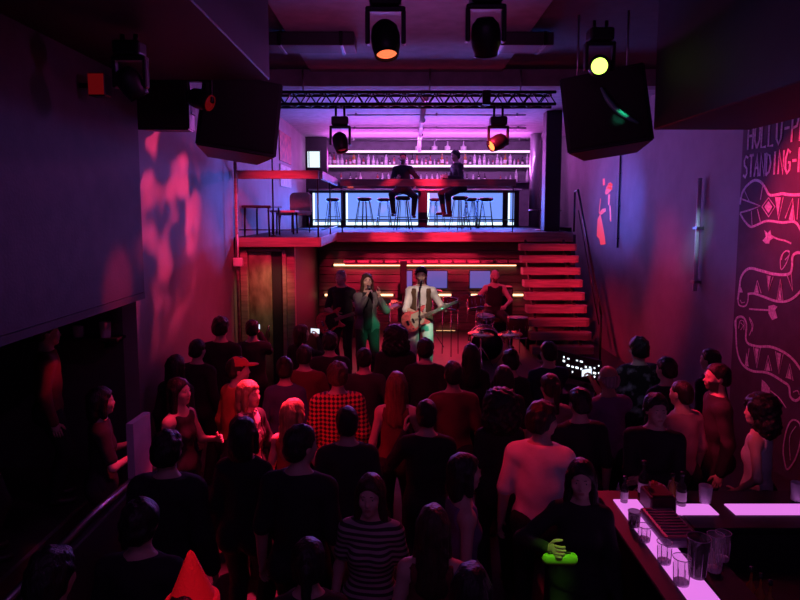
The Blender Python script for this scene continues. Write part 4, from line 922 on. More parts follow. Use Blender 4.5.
# ------------------------------------------------------------------ the lit drinks bar in the near corner
ZB = 1.10
def atb(px, py): return at(px, py, Z=ZB)
Lf = [atb(618.5, 500), atb(632, 499), atb(721, 600), atb(682, 600)]
xb0 = 1.50; xe = 4.55; yfar = atb(700, 499).y; ynear = 2.2
xl0 = (Lf[0].x + Lf[3].x) / 2; xl1 = Lf[2].x; yf0 = atb(700, 514).y; yf1 = atb(700, 503.5).y
t = empty('bar_counter', (2.2, 3.6, 0)); tag(t, 'black L-shaped drinks bar with glowing pink top panels in the corner', 'bar counter')
ox, oy = 2.2, 3.6
MB().bb(xl0 - .08 - ox, xl1 + .20 - ox, ynear - oy, yfar + .12 - oy, 0, ZB - .05, b=.01).bb(xl1 + .2 - ox, xe - ox, yf0 - .16 - oy, yfar + .12 - oy, 0, ZB - .05, b=.01).build('cabinet', M['black_paint'], t)
MB().bb(xl0 - .12 - ox, xl1 + .22 - ox, ynear - .02 - oy, yfar + .16 - oy, ZB - .05, ZB - .008, b=.008).bb(xl1 + .22 - ox, xe + .02 - ox, yf0 - .18 - oy, yfar + .16 - oy, ZB - .05, ZB - .008, b=.008).build('counter_top', M['black_plastic'], t)
MB().bb(xl0 - ox, xl1 - ox, ynear + .05 - oy, yfar - oy, ZB - .012, ZB, b=.003).build('light_panel', M['bar_led'], t)
for p0, p1 in ((662, 713), (729, 812)):
    a = atb(p0, 508).x; b = atb(p1, 508).x; MB().bb(a - ox, b - ox, yf0 - oy, yf1 - oy, ZB - .012, ZB, b=.003).build('light_panel', M['bar_led'], t)
# trays on the counter
xa0, xa1 = xl1 - .12, xl1 + .17; ya0, ya1 = atb(650, 550).y, atb(650, 516).y
tr = empty('drip_tray', ((xa0 + xa1) / 2, (ya0 + ya1) / 2, ZB + .001)); tag(tr, 'long black ribbed drip tray with a rounded end on the pink bar', 'tray'); hw, hl = (xa1 - xa0) / 2 * .8, (ya1 - ya0) / 2
MB().bb(-hw, hw, -hl, hl, 0, .07, b=.03, seg=3).build('tray', mk('tray_plastic', (.2, .15, .22), .45), tr)
mb = MB()
for k in range(9): yk_ = -hl + .06 + k * (2 * hl - .12) / 8; mb.tube([(-hw + .03, yk_, .072), (hw - .03, yk_, .072)], .006, 6)
mb.build('ribs', M['tray_plastic'], tr)
p = atb(640, 508); cd_ = empty('napkin_box', (p.x + .12, p.y - .005, ZB + .001)); tag(cd_, 'dark red napkin box at the far corner of the pink bar', 'box')
MB().bb(-.09, .09, -.1, .1, 0, .12, b=.01).build('box', mk('box_red', (.14, .04, .06), .5), cd_); MB().bb(-.07, .07, -.08, .08, .115, .13, b=.004).build('napkins', M['cl_maroon'], cd_)
G = 'glasses on the pink bar'
for px, py, r, h, lb, m in ((681, 584, .042, .155, 'clear ridged pint glass in the middle of the pink strip', 'glass'), (664, 563, .038, .13, 'clear tumbler at the outer edge of the pink strip', 'glass'), (644, 541, .036, .1, 'short clear tumbler beside the drip tray', 'glass'), (634, 526, .035, .1, 'dark short tumbler at the outer lip of the bar, by the drip tray', 'glass_dark'),
                            (697, 576, .047, .23, 'tall dark flared beer glass behind the ridged pint glass', 'glass_dark'), (714, 571, .04, .22, 'tall clear beer glass next to the dark flared one', 'glass'), (722, 560, .038, .17, 'clear glass behind the tall beer glasses', 'glass')):
    p = atb(px, py); tumbler((p.x, p.y, ZB + .001), r, h, lb, G, m, flare=1.35 if m == 'glass_dark' and h > .2 else 1.15)
def bar_bottle(px, py, h, gi, lb, kind='tall', lab=True):
    p = atb(px, py); t = empty('bottle', (p.x, p.y, ZB + .001)); tag(t, lb, 'bottle', 'bottles on the pink bar'); pr = [(r * h, z * h) for r, z in BP[kind]]
    MB().lathe(pr, n=16).build('body', M[GLS[gi][0]], t); r0 = pr[-2][0] + .003; MB().lathe([(r0, h * .9), (r0, h), (0, h * 1.003)], n=12).build('cap', M['black_plastic'], t)
    if lab: r1 = max(r for r, z in pr) + .002; MB().lathe([(r1, h * .15), (r1, h * .42)], n=16, caps=False).build('label', M['label_white'], t)
bar_bottle(624, 502, .19, 3, 'short dark bottle at the outermost corner of the pink bar'); bar_bottle(643, 497, .27, 3, 'dark bottle with a white label and pale neck on the napkin box side', 'tall'); bar_bottle(681, 505, .24, 3, 'dark beer bottle with a white label on the far pink panel'); bar_bottle(672, 501, .2, 4, 'brown bottle just beside the white-labelled beer bottle', lab=False)
p = atb(656, 495); fb = empty('snack_bowl', (p.x, p.y + .02, ZB + .001)); tag(fb, 'small bowl of red garnish between the bottles on the bar', 'bowl'); MB().lathe([(0, 0), (.04, 0), (.075, .06), (.07, .06), (.035, .012), (0, .012)], n=18).build('bowl', M['glass_milk'], fb)
mb = MB(); rn = random.Random(5)
for k in range(14): a = rn.random() * 6.3; q = rn.random() * .05; mb.box((q * math.cos(a), q * math.sin(a), .045 + rn.random() * .04), (.035, .03, .012), E3(rn.random() * 2, rn.random() * 2, 0), b=.004)
mb.build('garnish', mk('garnish_red', (.8, .12, .1), .5), fb)
tumbler((atb(705, 502).x, atb(705, 502).y, ZB + .001), .04, .12, 'pale tumbler at the end of the far pink panel, before the curly-haired woman', G, 'glass_milk')
tumbler((atb(796, 500).x, atb(796, 500).y, ZB + .001), .035, .13, 'pale tumbler at the far end of the bar below the mural', G, 'glass_milk')
for px, py, lb in ((728, 590, 'small amber liqueur bottle on the dark inner shelf, first behind the beer glasses'), (737, 597, 'small amber liqueur bottle on the dark inner shelf, second behind the beer glasses'), (746, 604, 'small amber liqueur bottle on the dark inner shelf, third behind the beer glasses')):
    p = at(px, py, Z=.98); bottle((p.x + .13, p.y, .9), 'round', 4, .22, lb, 'liqueur bottles on the inner shelf', False)
sh = empty('bar_shelf', (xl1 + .45, 3.2, 0)); tag(sh, 'dark inner shelf behind the pink bar strip', 'shelf'); MB().bb(-.22, .4, -.9, .5, .86, .899, b=.006).build('board', M['black_plastic'], sh)
for x in (-.18, .36):
    for y in (-.85, .45): MB().bb(x - .02, x + .02, y - .02, y + .02, 0, .86, b=.003).build('leg', M['black_metal'], sh)
# ------------------------------------------------------------------ band gear
ZS = .55
def led_tube(px0, px1, py, lb, m='stage_led'):
    a, b = at(px0, py, Y=13.58), at(px1, py, Y=13.58); t = empty('tube_wall_lamp', ((a.x + b.x) / 2, 13.58, a.z)); tag(t, lb, 'light', 'light tubes on the stage wall'); L = (b.x - a.x) / 2
    MB().tube([(-L, 0, 0), (L, 0, 0)], .022, 8).build('tube', M[m], t)
    for x in (-L, L): MB().bb(x - .02, x + .02, -.025, .03, -.028, .028, b=.004).build('end_cap', M['black_plastic'], t)
led_tube(333, 517, 265, 'long glowing orange light tube high across the stage wall')
for a, b, py, lb in ((324, 337, 295, 'short glowing light tube in the middle row, beside the bassist'), (378, 394, 295, 'short glowing light tube in the middle row, by the singer raised hand'), (436, 452, 295, 'short glowing light tube in the middle row, by the guitarist elbow'), (470, 482, 295, 'short glowing light tube in the middle row, beside the drummer arm'), (508, 524, 295, 'short glowing light tube in the middle row, on the staircase side'),
                     (322, 337, 331.5, 'short glowing light tube in the floor row, beside the bassist hip'), (392, 400, 331.5, 'very short glowing light tube in the floor row, by the guitar body'), (435, 456, 331.5, 'short glowing light tube in the floor row, behind the guitarist legs'), (517, 531, 332, 'short glowing light tube in the floor row, on the staircase side')):
    led_tube(a, b, py, lb)
for a, b, lb in ((402, 412, 'narrow blue-violet wall screen behind the guitarist, on the singer side'), (427, 447, 'blue-violet wall screen just behind the guitarist shoulder'), (470, 490, 'blue-violet wall screen behind the drummer head')):
    p, q = at(a, 271, Y=13.58), at(b, 288, Y=13.58); t = empty('tv_screen', ((p.x + q.x) / 2, 13.58, (p.z + q.z) / 2)); tag(t, lb, 'screen', 'blue wall screens behind the band'); w, h = (q.x - p.x) / 2, (p.z - q.z) / 2
    MB().bb(-w - .02, w + .02, 0, .03, -h - .02, h + .02, b=.005).build('frame', M['black_plastic'], t); MB().bb(-w, w, -.006, 0, -h, h, b=0).build('display', M['screen_blue'], t)
def mic_stand(x, y, zm, label, boom=None):
    t = empty('microphone_stand', (x, y, ZS)); tag(t, label, 'microphone stand', 'microphone stands on the stage'); h = zm - ZS
    MB().lathe([(0, 0), (.13, 0), (.125, .02), (.02, .035), (0, .035)], n=20).build('base', M['black_metal'], t); MB().tube([(0, 0, .03), (0, 0, h - .05)], .011, 8).build('pole', M['black_metal'], t); MB().lathe([(.02, h * .55), (.02, h * .62)], n=12).build('clutch', M['black_plastic'], t)
    MB().tube([(0, 0, h - .05), (0, .03, h - .02)], .016, 8).build('clip', M['black_plastic'], t)
    return t
def microphone(p, dirv, label):
    t = empty('microphone', p); tag(t, label, 'microphone', 'vocal microphones'); rot = Vector(dirv).to_track_quat('Z', 'Y').to_matrix()
    MB().lathe([(.010, -.17), (.017, -.02), (.019, 0)], n=12, rot=rot).build('handle', M['black_metal'], t); MB().lathe([(.019, 0), (.026, .012), (.026, .03), (.017, .05), (0, .055)], n=14, rot=rot).build('grille', M['steel'], t)
    return t
def guitar(label, c, rot, body_m, pg_m, bass=False):
    t = empty('electric_guitar', c); tag(t, label, 'guitar'); fr = rot.to_4x4(); S = 1.08 if bass else 1
    half = [(-.24, 0), (-.235, .06), (-.2, .125), (-.13, .16), (-.05, .15), (.0, .115), (.05, .11), (.1, .14), (.16, .155), (.2, .14), (.18, .11), (.13, .085), (.115, .05)]
    low = [(.115, -.05), (.14, -.085), (.17, -.115), (.165, -.135), (.13, -.14), (.08, -.115), (.03, -.11), (-.03, -.14), (-.12, -.16), (-.195, -.13), (-.235, -.06)]
    mb = MB(); mb.prism([(x * S, z * S) for x, z in half + low], -.02, .02, fr); b = mb.build('body', body_m, t)
    MB().prism([(x * S, z * S) for x, z in ((-.1, .02), (-.05, .1), (.1, .1), (.13, 0), (.08, -.09), (-.02, -.1), (-.08, -.13))], -.025, -.02, fr).build('pickguard', pg_m, t)
    L = .72 if bass else .56
    MB().prism([(.06, .026), (.12 + L, .02), (.12 + L, -.02), (.06, -.026)], -.032, -.008, fr).build('neck', M['wood_red'], t)
    MB().prism([(.12 + L, .02), (.15 + L, .045), (.3 + L, .035), (.31 + L, 0), (.28 + L, -.03), (.12 + L, -.02)], -.025, -.01, fr).build('headstock', body_m if not bass else M['black_paint'], t)
    mb = MB()
    for k in range(4 if bass else 6): z = (k - 2.5 if not bass else k * 1.6 - 2.4) * .0065; mb.tube([fr @ Vector((-.16, -.034, z)), fr @ Vector((.14 + L, -.036, z))], .0012, 4)
    mb.build('strings', M['chrome'], t)
    for x in (-.06, .05): MB().box(fr @ Vector((x, -.03, 0)), (.03, .014, .08), rot, b=.004).build('pickup', M['black_plastic'], t)
    MB().box(fr @ Vector((-.15, -.03, 0)), (.04, .014, .08), rot, b=.004).build('bridge', M['chrome'], t)
    for k in range(2): MB().lathe([(.013, 0), (.012, .015), (0, .016)], fr @ Vector((-.16 + k * .05, -.022, -.1 - k * .01)), 10, rot @ Matrix.Rotation(math.pi / 2, 3, 'X')).build('knob', M['chrome'], t)
    return t
def drum(name, label, loc, r, h, rot, shell, legs_=None, head='label_white', stand=True):
    t = empty(name, loc); tag(t, label, 'drum', 'drum kit'); c = Vector((0, 0, 0))
    MB().lathe([(r * .98, -h / 2), (r, -h / 2 + .01), (r, h / 2 - .01), (r * .98, h / 2)], c, 28, rot).build('shell', shell, t)
    for z in (-h / 2, h / 2):
        s = 1 if z > 0 else -1; MB().lathe([(r * 1.0, z - s * .02), (r * 1.035, z - s * .02), (r * 1.035, z + s * .008), (r * .98, z + s * .01)], c, 28, rot, caps=False).build('hoop', M['chrome'], t)
        MB().lathe([(r * .98, z + s * .002), (0, z + s * .003)], c, 28, rot).build('drum_head', M[head], t)
    for k in range(6):
        a = k * math.pi / 3; MB().box(rot @ Vector((r * 1.03 * math.cos(a), r * 1.03 * math.sin(a), 0)), (.02, .02, min(.09, h * .4)), rot, b=.004).build('lug', M['chrome'], t)
    if legs_ is not None:
        for a in (.5, 2.6, 4.7): MB().tube([(r * 1.04 * math.cos(a), r * 1.04 * math.sin(a), .0), (r * 1.12 * math.cos(a), r * 1.12 * math.sin(a), legs_)], .009, 6).build('leg', M['chrome'], t)
    return t
def cymbal(label, x, y, z, r, tilt, two=False, floor=ZS):
    t = empty('cymbal_stand', (x, y, floor)); tag(t, label, 'cymbal', 'drum kit'); h = z - floor; rot = E3(tilt[0], tilt[1], 0)
    MB().tube([(0, 0, .12), (0, 0, h + .03)], .011, 8).build('pole', M['chrome'], t)
    for k in range(3):
        a = k * 2.094 + .5; MB().tube([(0, 0, .38), (.26 * math.cos(a), .26 * math.sin(a), .012)], .009, 6).build('leg', M['chrome'], t)
    mk_ = [(r, 0), (r * .5, .014), (r * .2, .022), (r * .17, .05), (r * .08, .06), (.008, .062), (.008, .05), (r * .16, .042), (r * .2, .016), (r * .5, .010), (r, -.003)]
    MB().lathe(mk_, (0, 0, h - .02), 32, rot).build('cymbal', mk('brass', (.75, .62, .35), .25, metal=.9) if 'brass' not in M else M['brass'], t)
    if two: MB().lathe([(a, -b) for a, b in mk_], (0, 0, h - .03), 32, rot).build('cymbal', M['brass'], t)
    MB().lathe([(.02, h + .035), (.02, h + .05), (0, h + .055)], n=10).build('wing_nut', M['black_plastic'], t)
    return t
yD = 11.6
dk = mk('drum_shell', (.05, .02, .03), .2)
def xz(px, py, Y): p = at(px, py, Y=Y); return p.x, p.z
I3 = Matrix.Identity(3)
x, z = xz(480, 352, 10.75); drum('bass_drum', 'big dark bass drum facing the crowd in front of the drummer', (x + .12, 10.95, ZS + .29), .28, .42, E3(R_(90), 0, 0), dk, None, 'black_plastic')
x, z = xz(447, 307, 11.2); drum('rack_tom', 'small rack tom with chrome hoops on the guitarist side', (x + .06, 11.1, ZS + .95), .15, .22, E3(R_(-18), R_(8), 0), dk, -.92)
x, z = xz(462, 305, 11.2); drum('rack_tom', 'second rack tom with chrome hoops close to the drummer knee', (x + .24, 11.12, ZS + .98), .15, .22, E3(R_(-18), R_(-6), 0), dk, -.385)
drum('floor_tom', 'deep dark floor tom standing beside the drummer on the staircase side', (2.22, 11.55, ZS + .46), .2, .38, I3, dk, -.455)
drum('snare_drum', 'shallow chrome snare drum beside the drummer knee', (1.60, 11.50, ZS + .62), .17, .14, E3(R_(8), 0, 0), M['chrome'], -.60)
x, z = xz(481, 333, 10.2); cymbal('pale cymbal catching green light low in front of the drum kit', x, 10.2, z, .22, (R_(4), R_(3)))
x, z = xz(510, 333, 10.3); cymbal('cymbal catching red light low on the staircase side of the kit', x, 10.3, z, .21, (R_(5), R_(-4)))
x, z = xz(391, 312, 11.0); cymbal('crash cymbal between the singer and the guitarist', x - .02, 11.0, z + .14, .23, (R_(14), R_(-8)))
x, z = xz(452, 297, 11.4); cymbal('hi-hat cymbal pair beside the guitarist elbow', .62, 11.7, z + .1, .18, (0, 0), True)
t = empty('drum_throne', (1.86, 12.2, ZS)); tag(t, 'round black drum throne under the drummer', 'stool'); MB().lathe([(0, .44), (.17, .44), (.185, .47), (.17, .5), (0, .505)], n=20).build('seat', M['leather'], t); MB().tube([(0, 0, .44), (0, 0, .1)], .02).build('stem', M['chrome'], t)
for k in range(3): a = k * 2.094; MB().tube([(0, 0, .3), (.24 * math.cos(a), .24 * math.sin(a), .012)], .011, 6).build('leg', M['chrome'], t)
def amp(label, x, y, w, h, d=.3):
    t = empty('amplifier', (x, y, ZS)); tag(t, label, 'amplifier', 'amplifiers on the stage')
    MB().bb(-w / 2, w / 2, -d / 2, d / 2, .02, h, b=.015, seg=2).build('cabinet', M['black_plastic'], t); MB().bb(-w * .45, w * .45, -d / 2 - .012, -d / 2, .05, h * .78, b=.004).build('grille', M['grille'], t); MB().bb(-w * .45, w * .45, -d / 2 - .012, -d / 2, h * .82, h * .95, b=.003).build('control_panel', M['steel'], t)
    for k in range(5): MB().lathe([(.014, 0), (.012, .02), (0, .021)], (-w * .35 + k * w * .17, -d / 2 - .012, h * .885), 10, Matrix.Rotation(math.pi / 2, 3, 'X')).build('knob', M['black_plastic'], t)
    for sx in (-1, 1):
        for sy in (-1, 1): MB().bb(sx * w * .4 - .02, sx * w * .4 + .02, sy * d * .35 - .02, sy * d * .35 + .02, 0, .02, b=.003).build('foot', M['black_plastic'], t)
    MB().tube([(-.08, 0, h), (-.07, 0, h + .03), (.07, 0, h + .03), (.08, 0, h)], .01, 6).build('handle', M['black_plastic'], t)
amp('tall black amplifier stack on the stage near the staircase', 2.13, 13.1, .5, 1.05); amp('black bass amplifier behind the bassist', -1.0, 12.9, .5, .8)
t = empty('column_speaker', (.07, 12.6, ZS)); tag(t, 'slim black column speaker standing behind the guitarist', 'loudspeaker'); MB().bb(-.07, .07, -.06, .06, .95, 1.62, b=.01).build('cabinet', M['black_plastic'], t); MB().bb(-.055, .055, -.066, -.06, .97, 1.6, b=.002).build('grille', M['grille'], t); MB().tube([(0, 0, .03), (0, 0, .95)], .018).build('pole', M['black_metal'], t); MB().lathe([(0, 0), (.18, 0), (.17, .025), (0, .03)], n=20).build('base', M['black_metal'], t)
# wedge monitors and the mixing desk beside the stage
for x, lb in ((-1.1, 'black wedge monitor at the stage edge before the bassist'), (.92, 'black wedge monitor at the stage edge before the guitarist')):
    t = empty('stage_monitor', (x, 8.98, ZS)); tag(t, lb, 'loudspeaker', 'wedge monitors')
    fr = Matrix.Rotation(math.pi / 2, 4, 'Z'); MB().prism([(-.18, 0), (.17, 0), (.17, .1), (-.1, .3), (-.18, .26)], -.25, .25, fr).build('cabinet', M['black_plastic'], t)
    MB().box((0, .03, .215), (.44, .34, .01), E3(R_(-36.5), 0, 0), b=.003).build('grille', M['grille'], t)
a = at(560, 362, Y=7.6); b = at(601, 372, Y=7.6)
t = empty('mixing_desk', ((a.x + b.x) / 2, 7.7, 0)); tag(t, 'small tilted mixing desk with rows of white lit lamps below the staircase', 'mixing desk'); h = (a.z + b.z) / 2; w = (b.x - a.x) / 2 + .05
rt = E3(R_(48), R_(14), 0)
MB().box((0, 0, h - .03), (2 * w, .34, .06), rt, b=.01).build('console', M['black_plastic'], t)
rn = random.Random(11)
for i in range(10):
    for j in range(4):
        if rn.random() < .45: MB().box(rt @ Vector((-w + .05 + i * (2 * w - .1) / 9, -.11 + j * .06 + rn.random() * .02, .033)) + Vector((0, 0, h - .03)), (.012 + .025 * rn.random(), .014 + .012 * rn.random(), .008), rt, b=0).build('lamp', M['led_dot'], t)
for sx in (-1, 1):
    MB().tube([(sx * w * .8, .05, h - .06 - sx * .06), (sx * w * .8, .05, .02)], .018, 8).build('leg', M['black_metal'], t)
    MB().tube([(sx * w * .8, -.2, .02), (sx * w * .8, .25, .02)], .018, 8).build('foot', M['black_metal'], t)
# ------------------------------------------------------------------ people
def guitar_rot(rz, ang):
    x = Vector((-math.cos(ang), 0, math.sin(ang))); y = Vector((0, -1, 0)); z = x.cross(y)
    m = Matrix((x, y, z)).transposed(); return Matrix.Rotation(rz, 3, 'Z') @ m
def loc_pt(info, r, f, u):
    sk = info['sk']; v = Vector(sk['P'] + sk['r'] * r + sk['f'] * f + sk['u'] * u) * info['s']; return info['root'].matrix_basis @ v
GARM = dict(armR=((-.13, .27, -.30), (.8, -.5, -.3)), handR=(-1, .15, -.5), palmR=(0, -1, 0), curlR=.45, armL=((.195, .215, -.25), (.6, -.2, -1)), handL=(0, .15, 1), palmL=(0, 1, .1), curlL=.8)
BAND = 'musicians on the stage'
p = at(421, 266, Y=9.6); gi = person((p.x, 9.6, ZS), math.pi, 'person in brown vest and white trousers playing a guitar at the stage microphone', H=1.76, hair='thick', hmat='hair_black', top='cl_white', sleeve=.55, bottom='cl_white', over=('vest', 'cl_brown', 0, -.06), det=True, group=BAND, lean=.06, hpitch=-.05, footR=(.13, .05, .085), footL=(.12, -.04, .085), beard=True, **GARM)
bpy.context.view_layer.update()
guitar('red electric guitar with pale pickguard held by the person in white trousers', loc_pt(gi, .07, .285, .08), guitar_rot(math.pi, .42), M['red_paint'], M['cl_cream'])
mx = gi['mouth']; mic_stand(mx.x - .03, mx.y - .24, mx.z - .06, 'straight microphone stand before the person in white trousers'); microphone((mx.x - .005, mx.y - .085, mx.z - .01), (.1, 1, .25), 'black microphone on the stand before the guitarist')
p = at(367, 272, Y=9.3); si = person((p.x, 9.3, ZS), math.pi + .1, 'person singing in long grey jacket over black top with one hand raised', H=1.69, fem=True, hair='long', hmat='hair_brown', top='cl_black', sleeve=.9, bottom='cl_char', over=('jacket', 'cl_grey', .95, -.22), det=True, group=BAND, armR=((-.13, .20, .04), (.5, .1, -1)), palmR=(-1, -.2, 0), curlR=.9, armL=((.02, .22, .03), (.6, .1, -1)), handL=(.1, .1, 1), palmL=(-1, .3, 0), curlL=.3, hpitch=.12, hyaw=.1)
mt = si['mouth']; gp = si['gripR']; dv = (mt - gp).normalized(); microphone(gp + dv * .06, dv, 'black microphone in the raised fist of the person singing')
p = at(344, 272, Y=9.9); bi = person((p.x - .02, 9.9, ZS), math.pi - .25, 'person in black shirt playing a red bass beside the singer', H=1.70, hair='buzz', hmat='hair_grey', top='cl_black', sleeve=.5, bottom='cl_black', det=True, group=BAND, lean=.12, hyaw=-.25, over=('waistcoat', 'cl_char', 0, -.05), **GARM)
bpy.context.view_layer.update()
guitar('red electric bass held low by the person in the black shirt', loc_pt(bi, .08, .315, .05), guitar_rot(math.pi - .25, .35), M['red_paint'], M['black_plastic'], True)
di = person((1.86, 12.2, ZS), math.pi + .05, 'person with shaved head in black sleeveless top drumming on a throne', H=1.76, hair='bald', hmat='hair_grey', top='cl_black', sleeve=0, bottom='cl_char', det=True, group=BAND, pelvis=(0, 0, -.26), lean=.12, footR=(.22, .42, .085), footL=(.24, .40, .085), kneeR=(.5, 1, .3), kneeL=(.5, 1, .3), armR=((.10, .34, -.22), (.7, -.5, -.3)), armL=((-.02, .36, -.26), (.8, -.4, -.3)), handR=(-.2, 1, .1), handL=(-.5, 1, 0), palmR=(0, 0, -1), palmL=(0, 0, -1), curlR=.9, curlL=.9, beard=True)
for sd, lb in (('R', 'wooden drumstick in the raised drumming hand on the hi-hat far side'), ('L', 'wooden drumstick over the chrome snare drum')):
    t = empty('drumstick', di['grip' + sd]); tag(t, lb, 'drumstick', 'drumsticks'); dd = di['d' + sd] + Vector((0, 0, .15)); dd.normalize()
    MB().tube([-dd * .08, dd * .24, dd * .29, dd * .30, dd * .315], [.008, .006, .004, .006, .002], 6).build('stick', M['cl_cream'], t)
# ---- upstairs guests
G2 = 'guests seated at the upstairs bar'
p = at(403, 200, Y=14.9); make_stool('black bar stool under the bearded seated guest upstairs', (p.x, 14.9, ZM), .2, .80)
person((p.x, 14.9, ZM), math.pi, 'bearded person in dark clothes seated on a bar stool upstairs, legs apart', H=1.78, hair='short', top='cl_black', sleeve=1, bottom='cl_black', group=G2, pelvis=(0, 0, .03), footR=(.22, .30, .40), footL=(.24, .22, .36), kneeR=(.45, 1, .4), kneeL=(.45, 1, .4), armR='drink', armL='lean', lean=.1, beard=True)
p = at(460, 200, Y=14.9); make_stool('black bar stool under the leaning guest upstairs', (p.x, 14.9, ZM), .5, .80)
person((p.x, 14.9, ZM), R_(112), 'person in dark clothes sitting sideways on a bar stool upstairs with one knee out', H=1.80, hair='thick', top='cl_char', sleeve=1, bottom='cl_black', group=G2, pelvis=(0, .02, .07), footR=(.12, .36, .42), footL=(.14, .34, .38), kneeR=(.2, 1, .3), kneeL=(.2, 1, .3), armR='drink', armL='drink', lean=.15)
# ---- the crowd. px, py: top of the head in the photograph
CROWD = []
class Later(dict): pass
def crowd(px, py, H, label, rz=0, Y=None, dz=0, **k):
    p = at(px, py, Z=H + dz) if Y is None else at(px, py, Y=Y)
    r = Later(); CROWD.append([r, Vector((p.x, p.y)), rz, label, H, dz, k, .24 + (.05 if k.get('armR') or k.get('armL') or k.get('hair') == 'curly' else 0)]); return r
def settle():
    for it in range(400):
        for i, a in enumerate(CROWD):
            for b in CROWD[i + 1:]:
                d = b[1] - a[1]; L = d.length; need = a[7] + b[7] + .05
                if L < need and a[5] == b[5]:
                    v = (d / max(L, .01)) * (need - L) * .25; v.x *= .55; a[1] -= v; b[1] += v
        for a in CROWD:
            q = a[1]
            if a[5] == 0:
                if q.y > 5.9: q.x = max(q.x, XL + .42)
                elif q.y > 3.5: q.x = max(q.x, XL - .15 + .38) if abs(q.y - 4.0) > 9 else max(q.x, XL + .1)
                if 2.6 < q.y < 4.95 and q.x < XD + .36 and q.x > XD - .45: q.x = XD + .36 if q.x > XD - .1 else XD - .6
                if q.y < yfar + .55 and q.x > xl0 - .42: 
                    if q.y > yfar + .1 or q.x > xl0 + .2: q.y = yfar + .55
                    else: q.x = xl0 - .42
                q.y = min(q.y, 8.4); q.x = min(q.x, 4.2)
            else: q.x = min(max(q.x, -4.4), -3.25)
    for r, q, rz, label, H, dz, k, rad in CROWD: r.update(person((q.x, q.y, dz), rz, label, H=H, **k))
def phone(info, side, label, tiltup=.0, look=None, lit=True):
    g = info['grip' + side]; t = empty('phone', g); tag(t, label, 'phone', 'phones held up in the crowd')
    f = (look or Vector((0, 1, 0))).normalized(); up = Vector((0, 0, 1)); x = f.cross(up).normalized(); up = x.cross(f)
    R = Matrix((x, f, up)).transposed(); c = up * .04 + f * .01
    MB().box(c, (.145, .010, .075), R, b=.004).build('case', M['black_plastic'], t); MB().box(c - f * .006, (.135, .002, .066), R, b=0).build('screen', M['phone_screen'] if lit else M['black_plastic'], t)
    return t
i1 = crowd(256, 322, 1.74, 'person in dark clothes holding a lit phone up beside the door', .15, armR='phone', armL='down', curlR=.7, top='cl_char', sleeve=1)
i2 = crowd(288, 323, 1.66, 'long-haired person raising a phone toward the singer, face turned aside', -.5, Y=8.1, fem=True, hair='bob', hmat='hair_brown', armR='phone', armL='down', curlR=.7, hyaw=-.6, top='cl_black', sleeve=1, det=True)
crowd(191, 337, 1.70, 'person in black by the red-lit side wall, nearest the hanging pole'.replace('nearest', 'next to'), -.3, top='cl_black', sleeve=1, armL='pocket')
crowd(223, 318, 1.86, 'very tall dark person standing before the pole by the door', -.1, top='cl_black', sleeve=1, hair='thick')
crowd(304, 346, 1.70, 'dark-haired person with reddish neck standing below the bassist', 0, top='cl_maroon', hair='short', armR='drink')
crowd(330, 352, 1.72, 'dark person between the plaid shirt wearer and the singer', .1, Y=7.3, top='cl_black', sleeve=1, hair='thick')
crowd(364, 349, 1.68, 'short-haired person in charcoal shirt watching right below the singer'.replace('right ', ''), 0, top='cl_char', armR='pocket')
crowd(396, 334, 1.76, 'dark big-haired person whose head stands before the guitarist guitar', 0, Y=7.45, top='cl_black', hair='curly', sleeve=1)
crowd(427, 343, 1.72, 'dark person whose head stands before the guitarist white trousers', -.1, Y=6.9, top='cl_black', sleeve=1, hair='thick')
crowd(459, 362, 1.76, 'short-haired person in dull red shirt with back to the room below the drum kit', .1, top='cl_maroon', skin='skin_tan')
crowd(484, 348, 1.70, 'long-haired person in black watching the drummer', .15, top='cl_black', fem=True, hair='long')
crowd(508, 352, 1.72, 'person in black with a bun watching the band near the staircase', .2, Y=6.5, top='cl_black', hair='bun', fem=True, sleeve=1)
crowd(538, 345, 1.74, 'person in navy shirt standing at the foot of the staircase', .3, top='cl_navy', sleeve=1, armL='crossed', armR='crossed')
crowd(562, 376, 1.70, 'person in faded pink top with long hair behind the mixing desk', .25, top='cl_pink', hair='pony', fem=True, hmat='hair_brown')
k1 = crowd(598, 369, 1.75, 'bald-headed person in purple shirt with hands raised beside the mixing desk', .3, hair='bald', hmat='hair_grey', top='cl_purple', skin='skin_tan', armR='phone', armL='down', curlR=.8)
crowd(640, 336, 1.80, 'tall person in black tie-dyed shirt seen from behind near the staircase', .2, Y=6.6, top='cl_tiedye', hair='thick', sleeve=.5, loose=.03)
crowd(668, 358, 1.72, 'person in black between the tie-dyed shirt and the mural wall', .4, top='cl_black', sleeve=1)
m1 = crowd(640, 407, 1.70, 'dark-haired person whose dim face looks toward the pink bar', R_(160), top='cl_black', sleeve=1, det=True, hair='thick', armR='crossed', armL='crossed', hyaw=.3)
crowd(682, 394, 1.70, 'person in washed-out pink shirt leaning away from the bar', .5, top='cl_pink', hair='buzz', sleeve=.5, Y=5.1)
crowd(722, 367, 1.78, 'bearded person with red-lit face in profile by the mural', R_(78), top='cl_black', sleeve=1, beard=True, det=True, hair='short', skin='skin_fair', hyaw=.1)
crowd(755, 396, 1.66, 'person with big dark curly hair in pale tank top at the bar', R_(48), fem=True, hair='curly', top='cl_white', sleeve=0, det=True, armL='pocket', armR='down', Y=4.98, hyaw=.45)
crowd(545, 407, 1.80, 'person in pale t-shirt lit red, head turned aside, in mid crowd', -.35, top='cl_white', sleeve=.48, hair='thick', det=True, hyaw=-.75, armR='drink')
r1 = crowd(588, 463, 1.64, 'long-haired person facing the room beside the pink bar, holding a lime pouch', R_(165), fem=True, hair='long', top='cl_black', sleeve=1, det=True, Y=3.75, armR=((.05, .30, -.10), (.6, -.8, -.2)), armL='down', curlR=.9)
